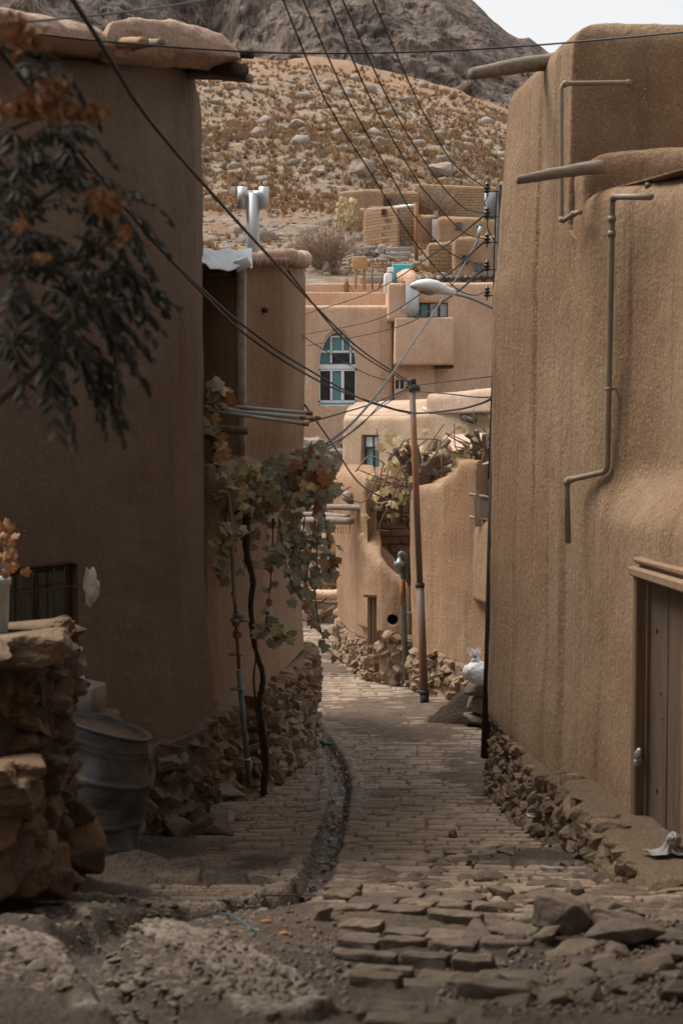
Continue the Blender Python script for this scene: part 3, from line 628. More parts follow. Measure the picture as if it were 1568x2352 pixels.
# upper storey with its own facing wall
up=[(RX(13.35,.02),13.35),(RX(11.0),11.0),(RX(10.75),10.75),(3.2,10.72),(6.5,10.72),(6.5,13.6)]
u0=[(x,y,zb-.03) for x,y in up]; u0[0]=(up[0][0]-.01,up[0][1],zb-.03); u1=[(x-(.035 if i==0 else 0),y,zb+.06) for i,(x,y) in enumerate(up)]
ut=[3.06,2.95,2.94,2.95,2.93,3.05]; u2=[(x+(.1 if i==0 else .02 if i in (1,2) else 0),y,t) for i,((x,y),t) in enumerate(zip(up,ut))]
dip=lambda r,z:[(x,y,z) if i!=2 else (RX(10.2,.06),10.2,z) for i,(x,y,_) in enumerate(r)]
u0=dip(u0,zb-.03); u1=dip(u1,zb+.06); ua=dip(u1,1.32); ub=[(x,y,1.5) for x,y in up]
upper=link('upper_wall',solid([u0,u1,ua,ub]+tops(u2,.16),[70,22,70,14,6,6],[3,100,6,44,4,4,3],2,4,shelf,3,.016,1.3),MAT['adobe_right'],house)
st=[(RX(10.45,.03),10.45),(2.6,10.2),(6.2,9.9),(6.2,11.2),(RX(10.9,.03),10.95)]
s1=[(x,y,1.42) for x,y in st]; s2=[(x,y,t) for (x,y),t in zip(st,(1.92,1.95,1.95,1.95,1.95))]
link('roof_parapet',solid([s1]+tops(s2,.14),[40,40,4,6,20],[12,3,3,3],3,2,None,9,.03,2.2),MAT['adobe_right'],house)
# footing of rubble and the stoop
path=[(1.55,13.62),(1.47,13.3),(1.50,12.4),(1.53,10.9),(1.59,9.9),(1.62,8.9),(1.70,7.6),(1.86,6.0),(2.05,4.4)]
def ztop(y): return -2.63 if y>9.9 else -2.42
fm=M(); rubble(fm,[(x,y,gz(x-.05,y)-.06,ztop(y)) for x,y in path][::-1],.115,.025,.22,True,ROCK2,5,flare=.09)
link('stone_footing',fm,MAT['rubble_right'],house,smooth=False)
sp=[(RX(9.95,-.05),9.95),(1.6,9.3),(1.66,8.6),(1.77,7.4),(1.93,5.8),(2.12,4.2),(2.9,4.2),(RX(9.3)+.3,9.3)]
sr=[(x+.03,y,-3.3) for x,y in sp]; st_=[(x,y,-2.475) for x,y in sp]
link('stoop',solid([sr]+tops(st_,.035)[:2]+[[(x+.06,y,-2.44) for x,y in sp]],[14,14,26,34,20,4,10,8],[14,3,3],3,2,None,7,.035,4.5),MAT['adobe_right'],house)
# door
door=link('door',(lambda m:[box(m,dO,DR,(x0,.06+j,DZ0+.03),(x1,.10+j,DZ1-.04),.004,t) for x0,x1,j,t in ((.085,.40,0,.3),(.407,.66,.004,.5),(.667,DW-.05,-.003,.7))] and m)(M()),MAT['door_wood'],house,smooth=False)
fr=M(); box(fr,dO,DR,(-.01,-.03,DZ0-.02),(.055,.16,DZ1-.0),.008,jit=.003); box(fr,dO,DR,(.056,.035,DZ0),(.082,.16,DZ1-.02),.004); box(fr,dO,DR,(DW-.045,-.02,DZ0),(DW+.02,.16,DZ1),.008)
link('door_frame',fr,MAT['frame_wood'],house,smooth=False)
ln=M(); box(ln,dO,DR,(-.05,-.045,DZ1-.03),(DW+.1,.18,DZ1+.035),.012,jit=.008); box(ln,dO,DR,(-.01,-.03,DZ1+.055),(DW+.1,.1,DZ1+.095),.012,jit=.012)
link('lintel',ln,MAT['lintel_wood'],house,smooth=False)
kn=M()
for xx,zz,q in ((.20,-1.22,.02),(.24,-2.22,.02),(.3,-1.6,.008),(.33,-1.75,.007)): lathe(kn,dO+np.array([xx,.058,zz])@DR,np.stack([e1,[0,0,1],-e2]),[(q,0),(q*.8,.004),(q*.2,.006)],8)
link_each('nail_head',kn,MAT['dark_wood'],door)
# spouts of hollowed log
def spout(p0,p1,r,name):
    m=M(); P=catmull([p0,(p0+p1)/2+np.array([0,0,.006]),p1],14); tube(m,P,[r*1.1,r*1.05,r*.92,r*.72],12,.5,.006,3); return link(name,m,MAT['grey_wood'],house)
spout(W(1245,145,11.75)+np.array([.12,0,.02]),W(1082,170,11.3),.062,'wooden_spout')
spout(W(1350,392,10.3)+np.array([.1,0,.03]),W(1187,414,10.15),.044,'wooden_spout')
# drainpipes
def pipe(pts,r,name='drainpipe',mat='pipe_brown',collars=(),el=.05):
    m=M(); P=bend(pts,el); tube(m,P,r,12)
    o=link(name,m,MAT[mat],house); c=M()
    for k in collars:
        i=min(int(k*(len(P)-1)),len(P)-2); a,b=P[i],P[i+1]; t=(b-a)/np.linalg.norm(b-a); tube(c,[a-t*.02,a+t*.02],r*1.3,12)
    if c.n: link_each('collar',c,MAT[mat],o)
    return o
pipe([W(1447,189,10.72),W(1440,190,10.55),W(1288,192,10.55),W(1288,510,10.5),W(1318,490,10.35),W(1332,488,10.2)],.018,collars=(.06,.35,.62,.9))
q=W(1400,1080,9.93)
pipe([W(1494,452,9.3),W(1405,452,9.75),W(1404,520,9.78),W(1393,1083,9.93),W(1300,1104,10.35),W(1304,1248,10.3)],.021,collars=(.12,.32,.5,.78,.9))
bk=M(); p=W(1398,893,9.88); tube(bk,[p+np.array([-.03,0,0]),p+np.array([.06,.02,0])],.008,6); tube(bk,[p+np.array([0,0,-.012]),p+np.array([0,0,.012])],.026,12); link('pipe_bracket',bk,MAT['pipe_brown'],house)
pipe([W(1470,434,10.1),W(1471,426,9.95)],.014,'pipe_stub')
pipe([W(1488,426,9.7),W(1640,422,9.5)],.016,'pipe_stub','pipe_brown',(.0,.5))
# plaster hole in the low wall
ir=M()
for x,y in ((1258,1870),(1352,1870)):
    p=W(x,y,10.4 if x<1300 else 9.6)+np.array([-.1,0,0]); tube(ir,bend([p,p+np.array([-.06,-.01,0]),p+np.array([-.05,-.06,0]),p+np.array([0,-.07,0])],.02),.006,6)
link_each('iron_staple',ir,MAT['galv'],house)
# things at the door
bg=M(); c=dO+np.array([.07,.0,-2.02])@DR
for i in range(5):
    v,f=_ICO[3]; w=v*np.array([.018,.013,.03])*(1+.5*fbm(v*3+i*5,3,i)[:,None]); bg.add(w+c+np.array([rnd.uniform(-.02,.02),rnd.uniform(-.02,.02),-.018*i]),f,.5)
tag(link('plastic_bag',bg,MAT['plastic'],base=c),'small clear plastic bag tucked in the gap beside the wooden door','bag')
def crumple(c,size,seed,n=4,fr=3.0,amt=.5):
    v,f=_ICO[4]; q=v*np.array(size)*(1+amt*(ridged(v*n*.4+seed,4,seed)-.6)[:,None]+.12*fbm(v*6+seed,3,seed)[:,None]); return q+np.array(c),f
wb=M(); c=W(1538,1893,8.1); c[2]=-2.41; V=[]; na,nr=40,10
for i in range(nr):
    for j in range(na):
        a=2*math.pi*j/na; q=i/(nr-1); r=.02+q*.62*(.13+.05*math.sin(a*2+1)+.03*math.sin(a*5)); z=.012+.05*math.exp(-q*5)+.012*math.sin(a*9+q*2)*(1-q)+.014*float(vnoise(np.array([[math.cos(a)*3*q,math.sin(a)*3*q,4.]]),3)[0]); V.append(c+np.array([r*math.cos(a)*1.25,r*math.sin(a)*.8,max(z,.004)]))
F=[(i*na+j,i*na+(j+1)%na,(i+1)*na+(j+1)%na,(i+1)*na+j) for i in range(nr-1) for j in range(na)]; wb.add(V,F)
v,f=crumple(c+np.array([.02,0,.075]),(.035,.035,.04),3,6,amt=1.0); wb.add(v,f)
tag(link('plastic_sack',wb,MAT['dull_bag'],base=c),'crumpled white plastic sack lying on the door stoop','sack')
# ================================================================== LEFT HOUSES
lh=thing('mud_brick_house','dark shaded mud house on the left with rounded parapet and barred window','house',(-2.2,11.5,-3.0))
cb=[(478,11.35),(430,10.95),(380,10.62),(300,10.28),(150,9.75),(0,9.35),(-420,8.7)]
def LX(y): return [np.array([XA(x,d,y),d]) for x,d in cb]
back=[np.array([-9,9.0]),np.array([-9,16]),np.array([-1.75,16]),np.array([-1.22,12.6])]
def lring(y,z,dx=0): return [(p[0]+dx*(1 if i<3 else 0),p[1],z) for i,p in enumerate(LX(1500)+back)]
zt=[2.84,2.80,2.74,2.62,2.5,2.45,2.4,2.4,2.4,2.8,2.84]
def ltop(): 
    r=[]; xs=[447,408,365,292,146,-6,-420]
    pts=[np.array([XA(x,cb[i][1]+.12,400),cb[i][1]+.12]) for i,x in enumerate(xs)]+back
    return [(p[0],p[1],zt[i]) for i,p in enumerate(pts)]
lb=[(p[0],p[1],-2.3) for p in LX(1640)+back]
def lw(P,N): 
    band=np.exp(-((P[...,0]+1.50)/.10)**2)+.6*np.exp(-((P[...,0]+1.22)/.05)**2)
    return .03*band*(ridged(P*np.array([9,9,6]),3,15)-.6)+.02*fbm(P*np.array([5,5,.5]),3,14)+.06*sstep(-1.2,-2.2,P[...,2])*np.exp(-((P[...,0]+1.4)/.6)**2)
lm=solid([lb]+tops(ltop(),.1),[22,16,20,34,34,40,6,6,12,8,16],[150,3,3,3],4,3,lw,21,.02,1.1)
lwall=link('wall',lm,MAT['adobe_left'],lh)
# barred window cut in the wall
wc=W(108,1436,9.62); wt=np.array([XA(190,9.89)-XA(20,9.42),.47,0]); wt/=np.linalg.norm(wt); WR=np.stack([wt,[-wt[1],wt[0],0],[0,0,1]])   # second row points into the wall
cm=M(); box(cm,wc,WR,(-.33,-.5,-.42),(.30,.35,.40),.02,jit=.012); cut(lwall,[cm])
win=link('window',(lambda m:[box(m,wc,WR,a,b,.004) for a,b in (((-.32,.10,-.41),(-.275,.14,.39)),((.245,.10,-.41),(.29,.14,.39)),((-.275,.10,.35),(.245,.14,.39)),((-.275,.10,-.41),(.245,.14,-.37)),((-.02,.10,-.35),(.02,.14,.33)))] and m)(M()),MAT['dark_wood'],lh,smooth=False)
link('pane',(lambda m:box(m,wc,WR,(-.275,.115,-.37),(.245,.12,.35),0))(M()),MAT['glass_dark'],win,smooth=False)
gm=M()
for x in (-.2,-.1,.08,.17): tube(gm,[wc+np.array([x,.02,-.40])@WR,wc+np.array([x,.02,.385])@WR],.006,6)
for z in (-.2,.22): tube(gm,[wc+np.array([-.33,.02,z])@WR,wc+np.array([.30,.02,z+.03])@WR],.006,6)
link('grille',gm,MAT['dark_wood'],win)
pm=M(); v,f=_ICO[4]; q=v*np.array([.085,.045,.15])*(1+.4*fbm(v*2.3,3,4)[:,None]); 
def onwall(x,y,d0=9.0,d1=12.0):
    # first hit of the view ray with the left wall
    dg=bpy.context.evaluated_depsgraph_get(); r=ray(x,y); ok,loc,n,i,o,_=sc.ray_cast(dg,Vector((0,0,0)),Vector(r).normalized()); return np.array(loc) if ok else W(x,y,d1)
bpy.context.view_layer.update()
pc=onwall(207,1345); pm.add(q@WR+pc+WR[1]*.02,f); link('plaster_patch',pm,MAT['white_plaster'],lwall)
dm=M(); p=wc+np.array([.285,-.01,-.40])@WR; tube(dm,catmull([p+np.array([0,0,.22]),p+np.array([.006,0,.12]),p+np.array([-.004,0,.04]),p],10),[.006,.008,.012,.022],8,.5,.004); v,f=_ICO[2]; dm.add(v*.025+p,f); link('plaster_drip',dm,MAT['white_plaster'],lwall)
# parapet caps of smooth mud
cap1=[(XA(552,11.0,130),11.0),(XA(400,10.55,130),10.45),(XA(242,10.0,130),9.95),(XA(242,10.0,130)-.3,11.0),(XA(400,11.5,130),11.5),(XA(552,11.5,130),11.45)]
c0=[(x,y,z) for (x,y),z in zip(cap1,(2.86,2.80,2.66,2.66,2.9,2.86))]
c2=[(x,y,z) for (x,y),z in zip(cap1,(2.93,2.94,2.78,2.8,3.0,2.95))]
link('parapet_cap',solid([inset(c0,.10,-.02),c0]+tops(c2,.12),[36,36,16,20,20,26],[3,10,4,4,3],6,3,lambda P,N:.03*(ridged(P*np.array([6,6,9]),4,35)-.6),31,.045,2.4),MAT['adobe_cap'],lh)
cap2=[(XA(250,9.98,80),9.9),(XA(120,9.6,80),9.55),(XA(-10,9.25,80),9.15),(-4.2,8.6),(-4.2,10.5),(XA(250,10.2,80),10.9)]
c0=[(x,y,z) for (x,y),z in zip(cap2,(2.68,2.63,2.56,2.5,2.6,2.68))]; c2=[(x,y,z) for (x,y),z in zip(cap2,(2.72,2.68,2.64,2.62,2.8,2.76))]
link('parapet_cap',solid([c0]+tops(c2,.1),[26,26,26,6,20,10],[8,4,4,3],6,3,lambda P,N:.03*(ridged(P*np.array([6,6,9]),4,36)-.6),33,.04,2.2),MAT['adobe_cap'],lh)
def log(p0,p1,r,mat='old_wood',parent=lh,name='roof_beam',seed=1):
    m=M(); P=catmull([p0,(np.array(p0)+p1)/2+np.array([0,0,.012]),p1],12); tube(m,P,[r,r*1.05,r*.95],10,.5,r*.12,seed); return link(name,m,MAT[mat],parent)
log(W(250,108,10.25),W(332,96,9.7),.034,'pole_wood',seed=2); log(W(300,110,10.25),W(372,98,9.7),.028,'grey_wood',seed=3)
log(W(440,128,11.5),W(580,125,11.2),.034,'dark_wood',seed=4); log(W(440,150,11.3),W(560,165,11.0),.06,'dark_wood',seed=5); log(W(430,172,11.35),W(577,181,11.05),.036,'grey_wood',seed=6); log(W(440,165,11.7),W(540,172,11.6),.05,'old_wood',seed=8)
# stone footing of the near house and its corner
bm_=M(); fp=[(XA(150,9.75,1800),9.72),(XA(300,10.2,1800),10.2),(XA(380,10.5,1800),10.48),(XA(470,11.0,1800),11.05),(XA(482,11.5,1800),11.5),(XA(476,12.3,1800),12.3)]
rubble(bm_,[(x,y,gz(x,y)-.05,-2.24) for x,y in fp[::-1]],.17,.03,.3,True,ROCK2,12)
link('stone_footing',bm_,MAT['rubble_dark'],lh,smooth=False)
for i,(x,y,d,s) in enumerate(((490,1870,10.9,(.24,.3,.22)),(500,1905,10.7,(.22,.24,.16)),(455,1890,10.75,(.3,.3,.24)),(400,1905,10.5,(.26,.26,.2)))):
    m=M(); c=W(x,y,d); c[2]=gz(c[0],c[1])+s[2]*.3; rock(m,c,s,rrot(.25),HULL,.5); link('corner_stone',m,MAT['rubble_dark'],lh,smooth=False)
# steps between the two houses
for i,(x,y,d,s,lab) in enumerate(((505,1795,12.0,(.42,.5,.1),'upper worn stone step between the two left houses'),(522,1838,11.5,(.42,.34,.13),'protruding stone step below the gas pipe'),(490,1880,11.15,(.26,.62,.14),'long low stone step at the foot of the corner'))):
    m=M(); c=W(x,y,d); c[2]=max(gz(c[0],c[1])+.02,c[2]-.08); v,f=SLAB3[i]; m.add((v*np.array(s)*.5)@rot('Z',.3*i-.3)+c,f,.8); tag(link('stone_step',m,MAT['rubble_grey'],base=c),lab,'step')

# ---------------- second house with the open balcony
h2=thing('mud_brick_house','mud house further down the left side with open balcony and metal chimney','house',(-1.2,15.5,-3.2))
def R2(pts,z): return [(XA(x,d,y),d,z) for x,y,d in pts]
bk2=[(600,900,22),(300,900,20),(330,900,13.2)]
q0=R2([(472,1600,12.35),(600,1600,13.75),(700,1520,17.0)]+bk2,-2.55)
q1=R2([(474,1300,12.45),(608,1300,13.85),(694,1300,17.0)]+bk2,-1.35)
q2=R2([(474,1080,12.55),(628,1080,13.75),(697,1080,17.0)]+bk2,-.28)
q3=R2([(474,1000,12.6),(650,1000,13.75),(702,1000,17.0)]+bk2,.02)
q4=[(x,y,z) for (x,y,_),z in zip(R2([(474,620,12.65),(652,620,13.75),(702,620,17.0)]+bk2,0),(1.5,1.66,1.9,1.9,1.7,1.5))]
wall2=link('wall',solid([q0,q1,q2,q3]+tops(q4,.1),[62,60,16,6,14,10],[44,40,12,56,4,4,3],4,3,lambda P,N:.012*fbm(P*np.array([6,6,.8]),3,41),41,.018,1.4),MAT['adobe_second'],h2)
t2=np.array(q3[1])-np.array(q3[0]); t2[2]=0; t2/=np.linalg.norm(t2); H2=np.stack([t2,[-t2[1],t2[0],0],[0,0,1]]); o2=np.array([q3[0][0],q3[0][1],0.])
def tat(x,y,inward=0.0):                      # position on the front of the second house seen at column x, row y -> (along, height)
    r=ray(x,y); o=o2+H2[1]*inward; k=(o@H2[1])/(r@H2[1]); p=r*k-o2; return p@t2,p[2]
xa,_=tat(462,900); xb,zlo=tat(557,1066); _,zhi=tat(520,612)
cm=M(); box(cm,o2,H2,(xa-.3,-.6,zlo),(xb,2.4,zhi),0); cut(wall2,[cm])
# roof: rounded mud lip plus a sheet of bent metal
lipm=M(); tube(lipm,catmull([W(556,604,13.1),W(580,594,13.24),W(636,590,13.7),W(662,592,14.0),W(686,594,15.3),W(698,598,17.0)],40),[.05,.075,.08,.08,.09,.1],12,.5,.03,4)
for i in range(26):
    t=i/25; p=W(575+t*85,600,13.06+t*.6); tube(lipm,[p+[0,-.02,.03],p+[rnd.gauss(0,.01),-.015,-rnd.uniform(.01,.08)]],[.022,.006],5)
link('roof_lip',lipm,MAT['adobe_cap'],h2)
sm2=M(); n1,n2=14,6; V=[]
for i in range(n1):
    for j in range(n2):
        a=i/(n1-1); b=j/(n2-1); p=W(440+a*140,616-5*math.sin(a*9)-(9 if a<.3 else 0),12.35+.5*a)*(1-b)+W(440+a*138,572,12.55+.5*a)*b
        V.append(p+np.array([0,0,.012*math.sin(a*17+b*4)]))
V=np.array(V); V2=V+np.array([0,0,-.006]); k=n1*n2; F=[(i*n2+j,(i+1)*n2+j,(i+1)*n2+j+1,i*n2+j+1) for i in range(n1-1) for j in range(n2-1)]
sm2.add(np.concatenate([V,V2]),F+[tuple(q+k for q in f[::-1]) for f in F]+[(i*n2,i*n2+k,(i+1)*n2+k,(i+1)*n2) for i in range(n1-1)])
p0=W(545,612,12.78); box(sm2,p0,frame((.9,.2,.45)),(-.03,-.03,-.05),(.12,.03,.05),.01)
link('metal_roof_sheet',sm2,MAT['sheet'],h2)
bmx=M(); tube(bmx,[W(430,628,12.7),W(562,632,13.3)],.03,8); link('balcony_beam',bmx,MAT['dark_wood'],h2)
# pale jamb, inner wall with door, hanging cloth
jm=M(); box(jm,o2,H2,(xb-.012,-.035,zlo+.0),(xb+.022,.06,zhi+.0),.01,jit=.012); link('balcony_jamb',jm,MAT['jamb'],h2)
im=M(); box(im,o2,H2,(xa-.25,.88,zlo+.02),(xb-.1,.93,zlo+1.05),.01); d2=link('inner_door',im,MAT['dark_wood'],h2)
im=M(); box(im,o2,H2,(xa-.28,.95,zlo+.02),(xb-.02,1.0,zhi-.02),.01); link('inner_wall',im,MAT['dark_wood'],h2,smooth=False)  # dark wood back wall, put in to darken the balcony interior
im=M(); box(im,o2,H2,(xb-.16,.5,zlo+.0),(xb-.05,.54,zlo+.33),.005); link('door_curtain',im,plain('curtain_teal',(.02,.09,.11),.8),h2)
im=M(); hb=W(548,850,13.4); 
im.add([hb,hb+np.array([-.2,.1,-.32]),hb+np.array([-.03,.05,-.30]),hb+np.array([0,.02,0.0]),hb+np.array([-.2,.12,-.33]),hb+np.array([-.03,.07,-.31])],[(0,1,2),(3,5,4),(0,3,4,1),(1,4,5,2),(2,5,3,0)]); link('hanging_cloth',im,MAT['dark_wood'],h2)
log(W(470,985,12.5),W(568,991,12.6),.036,'old_wood',h2,'balcony_beam',9)
# chimney with a forked cowl
ch=M(); cp=W(581,585,14.2); ct=W(581,445,14.2); tube(ch,[cp-np.array([0,0,.2]),cp,ct],.066,14); chim=link('chimney',ch,MAT['galv'],h2)
for s in (-1,1):
    m=M(); a=ct+np.array([0,0,-.02]); b=a+np.array([s*.105,0,0]); tube(m,[a,b],.052,14) if s<0 else tube(m,[a,b],.0515,14); tube(m,[b+np.array([0,0,-.13]),b+np.array([0,0,.085])],.05,14); link('cowl',m,MAT['galv'],chim)
# niche slot on the side wall
sl=M(); p=W(694,880,16.5); tube(sl,[W(693,790,16.4)+np.array([.06,0,0]),W(691,960,16.4)+np.array([.06,0,0])],.05,6); 
# footing
f2=M(); fp=[(XA(468,12.25,1750),12.2),(XA(540,12.95,1750),12.95),(XA(604,13.68,1750),13.66),(XA(660,15.1,1700),15.1),(XA(705,16.75,1650),16.7),(XA(716,18.5,1620),18.5)]
tz=[-2.42,-2.46,-2.47,-2.52,-2.6,-2.7]
rubble(f2,[(x,y,gz(x,y)-.08,z) for (x,y),z in zip(fp,tz)][::-1],.14,.07,.26,True,ROCK2,17); link('stone_footing',f2,MAT['rubble'],h2,smooth=False)
# gas riser with regulator
g=M(); P=[W(497,1130,12.2),W(524,1128,12.3),W(531,1190,12.35),W(538,1360,12.4),W(541,1400,12.4)]; tube(g,bend(P,.06),.019,10); riser=link('gas_riser',g,MAT['pipe_brown'],h2)
g=M(); tube(g,[W(538,1362,12.4),W(541,1412,12.42)],.016,10); tube(g,[W(543,1440,12.42),W(549,1535,12.5)],.015,10); 
for y,x in ((1365,538),(1450,543),(1462,544)): p=W(x,y,12.41); tube(g,[p+np.array([0,0,-.018]),p+np.array([0,0,.018])],.026,10)
p=W(545,1458,12.41); tube(g,[p+np.array([-.04,0,0]),p+np.array([.04,0,0])],.02,8); link('rusty_joint',g,MAT['rust'],riser)
g=M(); p=W(542,1424,12.4); lathe(g,p,frame((1,0,0)),[(.0,-.06),(.03,-.055),(.038,-.02),(.05,-.015),(.05,.01),(.03,.015),(.028,.05),(.012,.06)],14); lathe(g,p+np.array([.03,-.02,.03]),np.stack([[0,0,1],[1,0,0],[0,-1,0]]),[(.045,-.02),(.05,0),(.03,.02),(0,.022)],14); tube(g,[p+np.array([.02,-.02,0]),p+np.array([.12,-.03,-.003])],.014,8); link('regulator',g,MAT['valve'],riser)
g=M(); tube(g,[W(549,1540,12.5),W(573,1810,12.55)],.024,10); link('lower_pipe',g,MAT['gas_grey'],riser)
g=M()
for x,y in ((549,1503,),(552,1583,),(568,1745,)): p=W(x,y,12.5); box(g,p,I3,(-.09,-.03,-.007),(.03,.08,.007),.002)
link_each('pipe_clamp',g,MAT['valve'],riser)
# grey outlet pipe at the corner
g=M(); p=W(703,1578,16.9); tube(g,bend([p+np.array([-.12,.1,.02]),p+np.array([.0,-.02,.02]),p+np.array([.02,-.04,-.12]),W(709,1650,16.8)],.07),.043,14); o=link('outlet_pipe',g,MAT['pvc'],h2)
g=M(); q=W(707,1605,16.83); tube(g,[q+np.array([0,0,-.03]),q+np.array([0,0,.03])],.05,14); link('collar',g,MAT['pvc'],o)
# bundle of pipes on the balcony
for i,(a,b,r) in enumerate(((((515,932,12.3)),(716,950,12.55),.017),((512,938,12.25),(734,960,12.85),.015),((515,942,12.2),(700,960,12.45),.016),((514,947,12.15),(708,975,12.3),.016),((513,940,12.4),(722,963,12.75),.015))):
    p0,p1=W(*a),W(*b); p0=p0-(p1-p0)*.18; m=M(); tube(m,[p0,p1],r,12); o=link('metal_pipe',m,MAT['pipe_grey'],base=p0); tag(o,'long grey metal pipe in the bundle sticking out over the balcony','pipe','grey pipes bundled over the balcony'); m=M(); u=(p1-p0)/np.linalg.norm(p1-p0); tube(m,[p1-u*.05,p1+u*.003],r*1.15,12); link('pipe_end',m,MAT['rust'],o)
# ================================================================== COURTYARD WALLS DOWN THE ALLEY
def R3(pts,y): return [W(x,y,d) for x,d in pts]
def ringz(pts,z,yref=1300): return [(XA(x,d,yref),d,z) for x,d in pts]
ch=thing('courtyard_house','low mud house with broken plaster, timber spouts and small sunken door at the bend','house',(.6,28,-4.9))
mb=[(771,31.0),(800,28.6),(846,26.6),(866,27.1),(862,36),(790,36)]
g0=[(x,y,z) for (x,y,_),z in zip(ringz([(776,31.0),(806,28.6),(848,26.5),(868,27.0),(862,36),(795,36)],0,1450),(-4.05,-3.98,-3.86,-3.9,-4.2,-4.2))]; g1=ringz(mb,-2.6,1300); g2=ringz([(763,31.2),(790,28.6),(838,26.7),(866,27.0),(862,36),(780,36)],-1.02,1130)
def mdisp(P,N): return -.05*np.exp(-((P[...,2]+1.5)/.05)**2)*0+.02*fbm(P*np.array([4,4,.5]),3,61)
w1=link('wall',solid([g0,g1]+tops(g2,.28),[34,44,14,30,10,20],[24,26,4,4,4],4,4,mdisp,51,.05,.9),MAT['adobe_mid'],ch)
# carved vents above the left face
cm=M()
for x in (773,781,790,799,808):
    d=30.3-(x-771)*.055; p=W(x,1216,d); box(cm,p,frame((.75,-.66,0)),(-.035,-.2,-.10),(.035,.12,.12),0)
cut(w1,[cm])
# broken section where the mud bricks show
br=ringz([(858,27.8),(945,27.6),(948,36),(858,36)],-4.2); bt=ringz([(858,27.8),(945,27.6),(948,36),(858,36)],-1.0,1130)
link('brick_wall',solid([br]+tops(bt,.2),[26,10,20,10],[50,3,3,3],1,2,lambda P,N:.03*np.round(fbm(P*np.array([2,2,6]),2,66)*2),52,.03,2.5),MAT['mudbrick'],ch)
# low wall with door that curls up into the house
lw0=[(822,27.0),(848,26.35),(876,25.95),(906,25.75),(944,25.6),(946,27.8),(832,28.0)]
L0=ringz(lw0,-3.62,1480); L1=ringz(lw0,-2.9,1380)
lt=ringz([(818,27.1),(845,26.45),(873,26.0),(903,25.8),(942,25.6),(944,27.5),(828,28.0)],0,1330); hz=[-2.0,-2.22,-2.44,-2.62,-2.8,-2.76,-2.0]; lt=[(x,y,z) for (x,y,_),z in zip(lt,hz)]
w2=link('low_wall',solid([L0,L1]+tops(lt,.2),[16,18,18,26,10,30,8],[16,16,4,4,4],4,4,None,53,.05,1.3),MAT['adobe_mid'],ch)
dp=W(851,1430,26.2); FR=frame((.95,-.32,0)); cm=M(); box(cm,dp,FR,(-.105,-.6,-1.0),(.125,.5,.50),0)
hp=W(902,1424,25.75); lathe(cm,hp+np.array([0,.4,0]),np.stack([[1,0,0],[0,0,1],[0,-1,0]]),[(.10,-.5),(.10,.9)],16); cut(w2,[cm])
dm=M()
for i in range(3): box(dm,dp,FR,(-.10+i*.077,.10+.008*(i%2),-1.0),(-.10+i*.077+.07,.15,.47),.006,rnd.random())
link('door',dm,MAT['frame_wood'],ch,smooth=False)
cm=M(); box(cm,dp,FR,(-.13,-.05,.47),(.17,.12,.53),.01); link('lintel',cm,MAT['frame_wood'],ch,smooth=False)
fm=M(); pth=[(776,31.2),(806,28.6),(848,26.45),(862,26.25)]; rubble(fm,[(XA(x,d,1500),d,gz(XA(x,d,1500),d)-.1,z) for (x,d),z in zip(pth,(-4.02,-3.95,-3.84,-3.84))][::-1],.17,.06,.32,True,ROCK2,31)
pth=[(872,25.95),(905,25.7),(948,25.5)]; rubble(fm,[(XA(x,d,1500),d,gz(XA(x,d,1500),d)-.1,-3.6) for x,d in pth][::-1],.19,.06,.32,True,ROCK2,33)
link('stone_footing',fm,MAT['rubble'],ch,smooth=False)
# timber spouts
for (a,b,r,s) in (((700,1165,28.8),(880,1168,26.6),.06,1),((700,1182,28.4),(780,1185,27.7),.055,2),((690,1196,28.2),(808,1197,26.9),.075,3),((700,1187,28.6),(800,1186,27.2),.05,4)):
    log(W(*a),W(*b),r,'grey_wood',ch,'wooden_spout',s)
m=M(); p=W(802,1142,27.9); tube(m,[p+np.array([-.05,.4,0]),p,p+np.array([.0,-.14,-.01])],.11,10,.5,.02); link('spout_stub',m,MAT['grey_wood'],ch)
# riser pipe with valve
m=M(); tube(m,bend([W(932,1562,25.3),W(924,1322,25.4),W(918,1270,25.4),W(930,1274,25.4),W(936,1330,25.4),W(942,1342,25.55)],.12),.05,10); rz=link('gas_riser',m,MAT['gas_grey'],ch)
m=M(); tube(m,[W(924,1330,25.37),W(925,1390,25.37)],.045,8); link('rusty_joint',m,MAT['rust'],rz)
m=M(); p=W(917,1295,25.3); lathe(m,p,frame((1,0,0)),[(0,-.18),(.05,-.16),(.06,-.05),(.10,-.04),(.10,.04),(.05,.05),(.04,.1),(0,.12)],12); link('regulator',m,MAT['valve'],rz)
m=M()
for y in (1408,1474): p=W(932,y,25.4); box(m,p,I3,(-.06,-.06,-.015),(.2,.06,.015),.004)
link_each('pipe_clamp',m,MAT['valve'],rz)
# right-hand courtyard wall with sloping crest
cw=thing('courtyard_wall','tall mud wall with sloping crest and picket fence behind the rusty pole','wall',(1.6,23,-4.3))
b0=[(944,24.9),(1000,24.0),(1060,23.1),(1092,22.6),(1180,21.0),(1180,25),(945,27)]
c0=ringz(b0,-3.74,1500); tz=[-1.0,-.93,-.58,-.54,-.54,-.6,-1.1]; c2=[(x,y,z) for (x,y,_),z in zip(ringz([(942,24.95),(998,24.05),(1058,23.15),(1088,22.7),(1180,21.4),(1180,25),(943,27)],0,1120),tz)]
w3=link('wall',solid([c0]+tops(c2,.14),[34,34,22,20,6,14,12],[60,4,4,3],3,3,lambda P,N:.02*fbm(P*np.array([4,4,.4]),3,71),61,.04,1.0),MAT['adobe_mid'],cw)
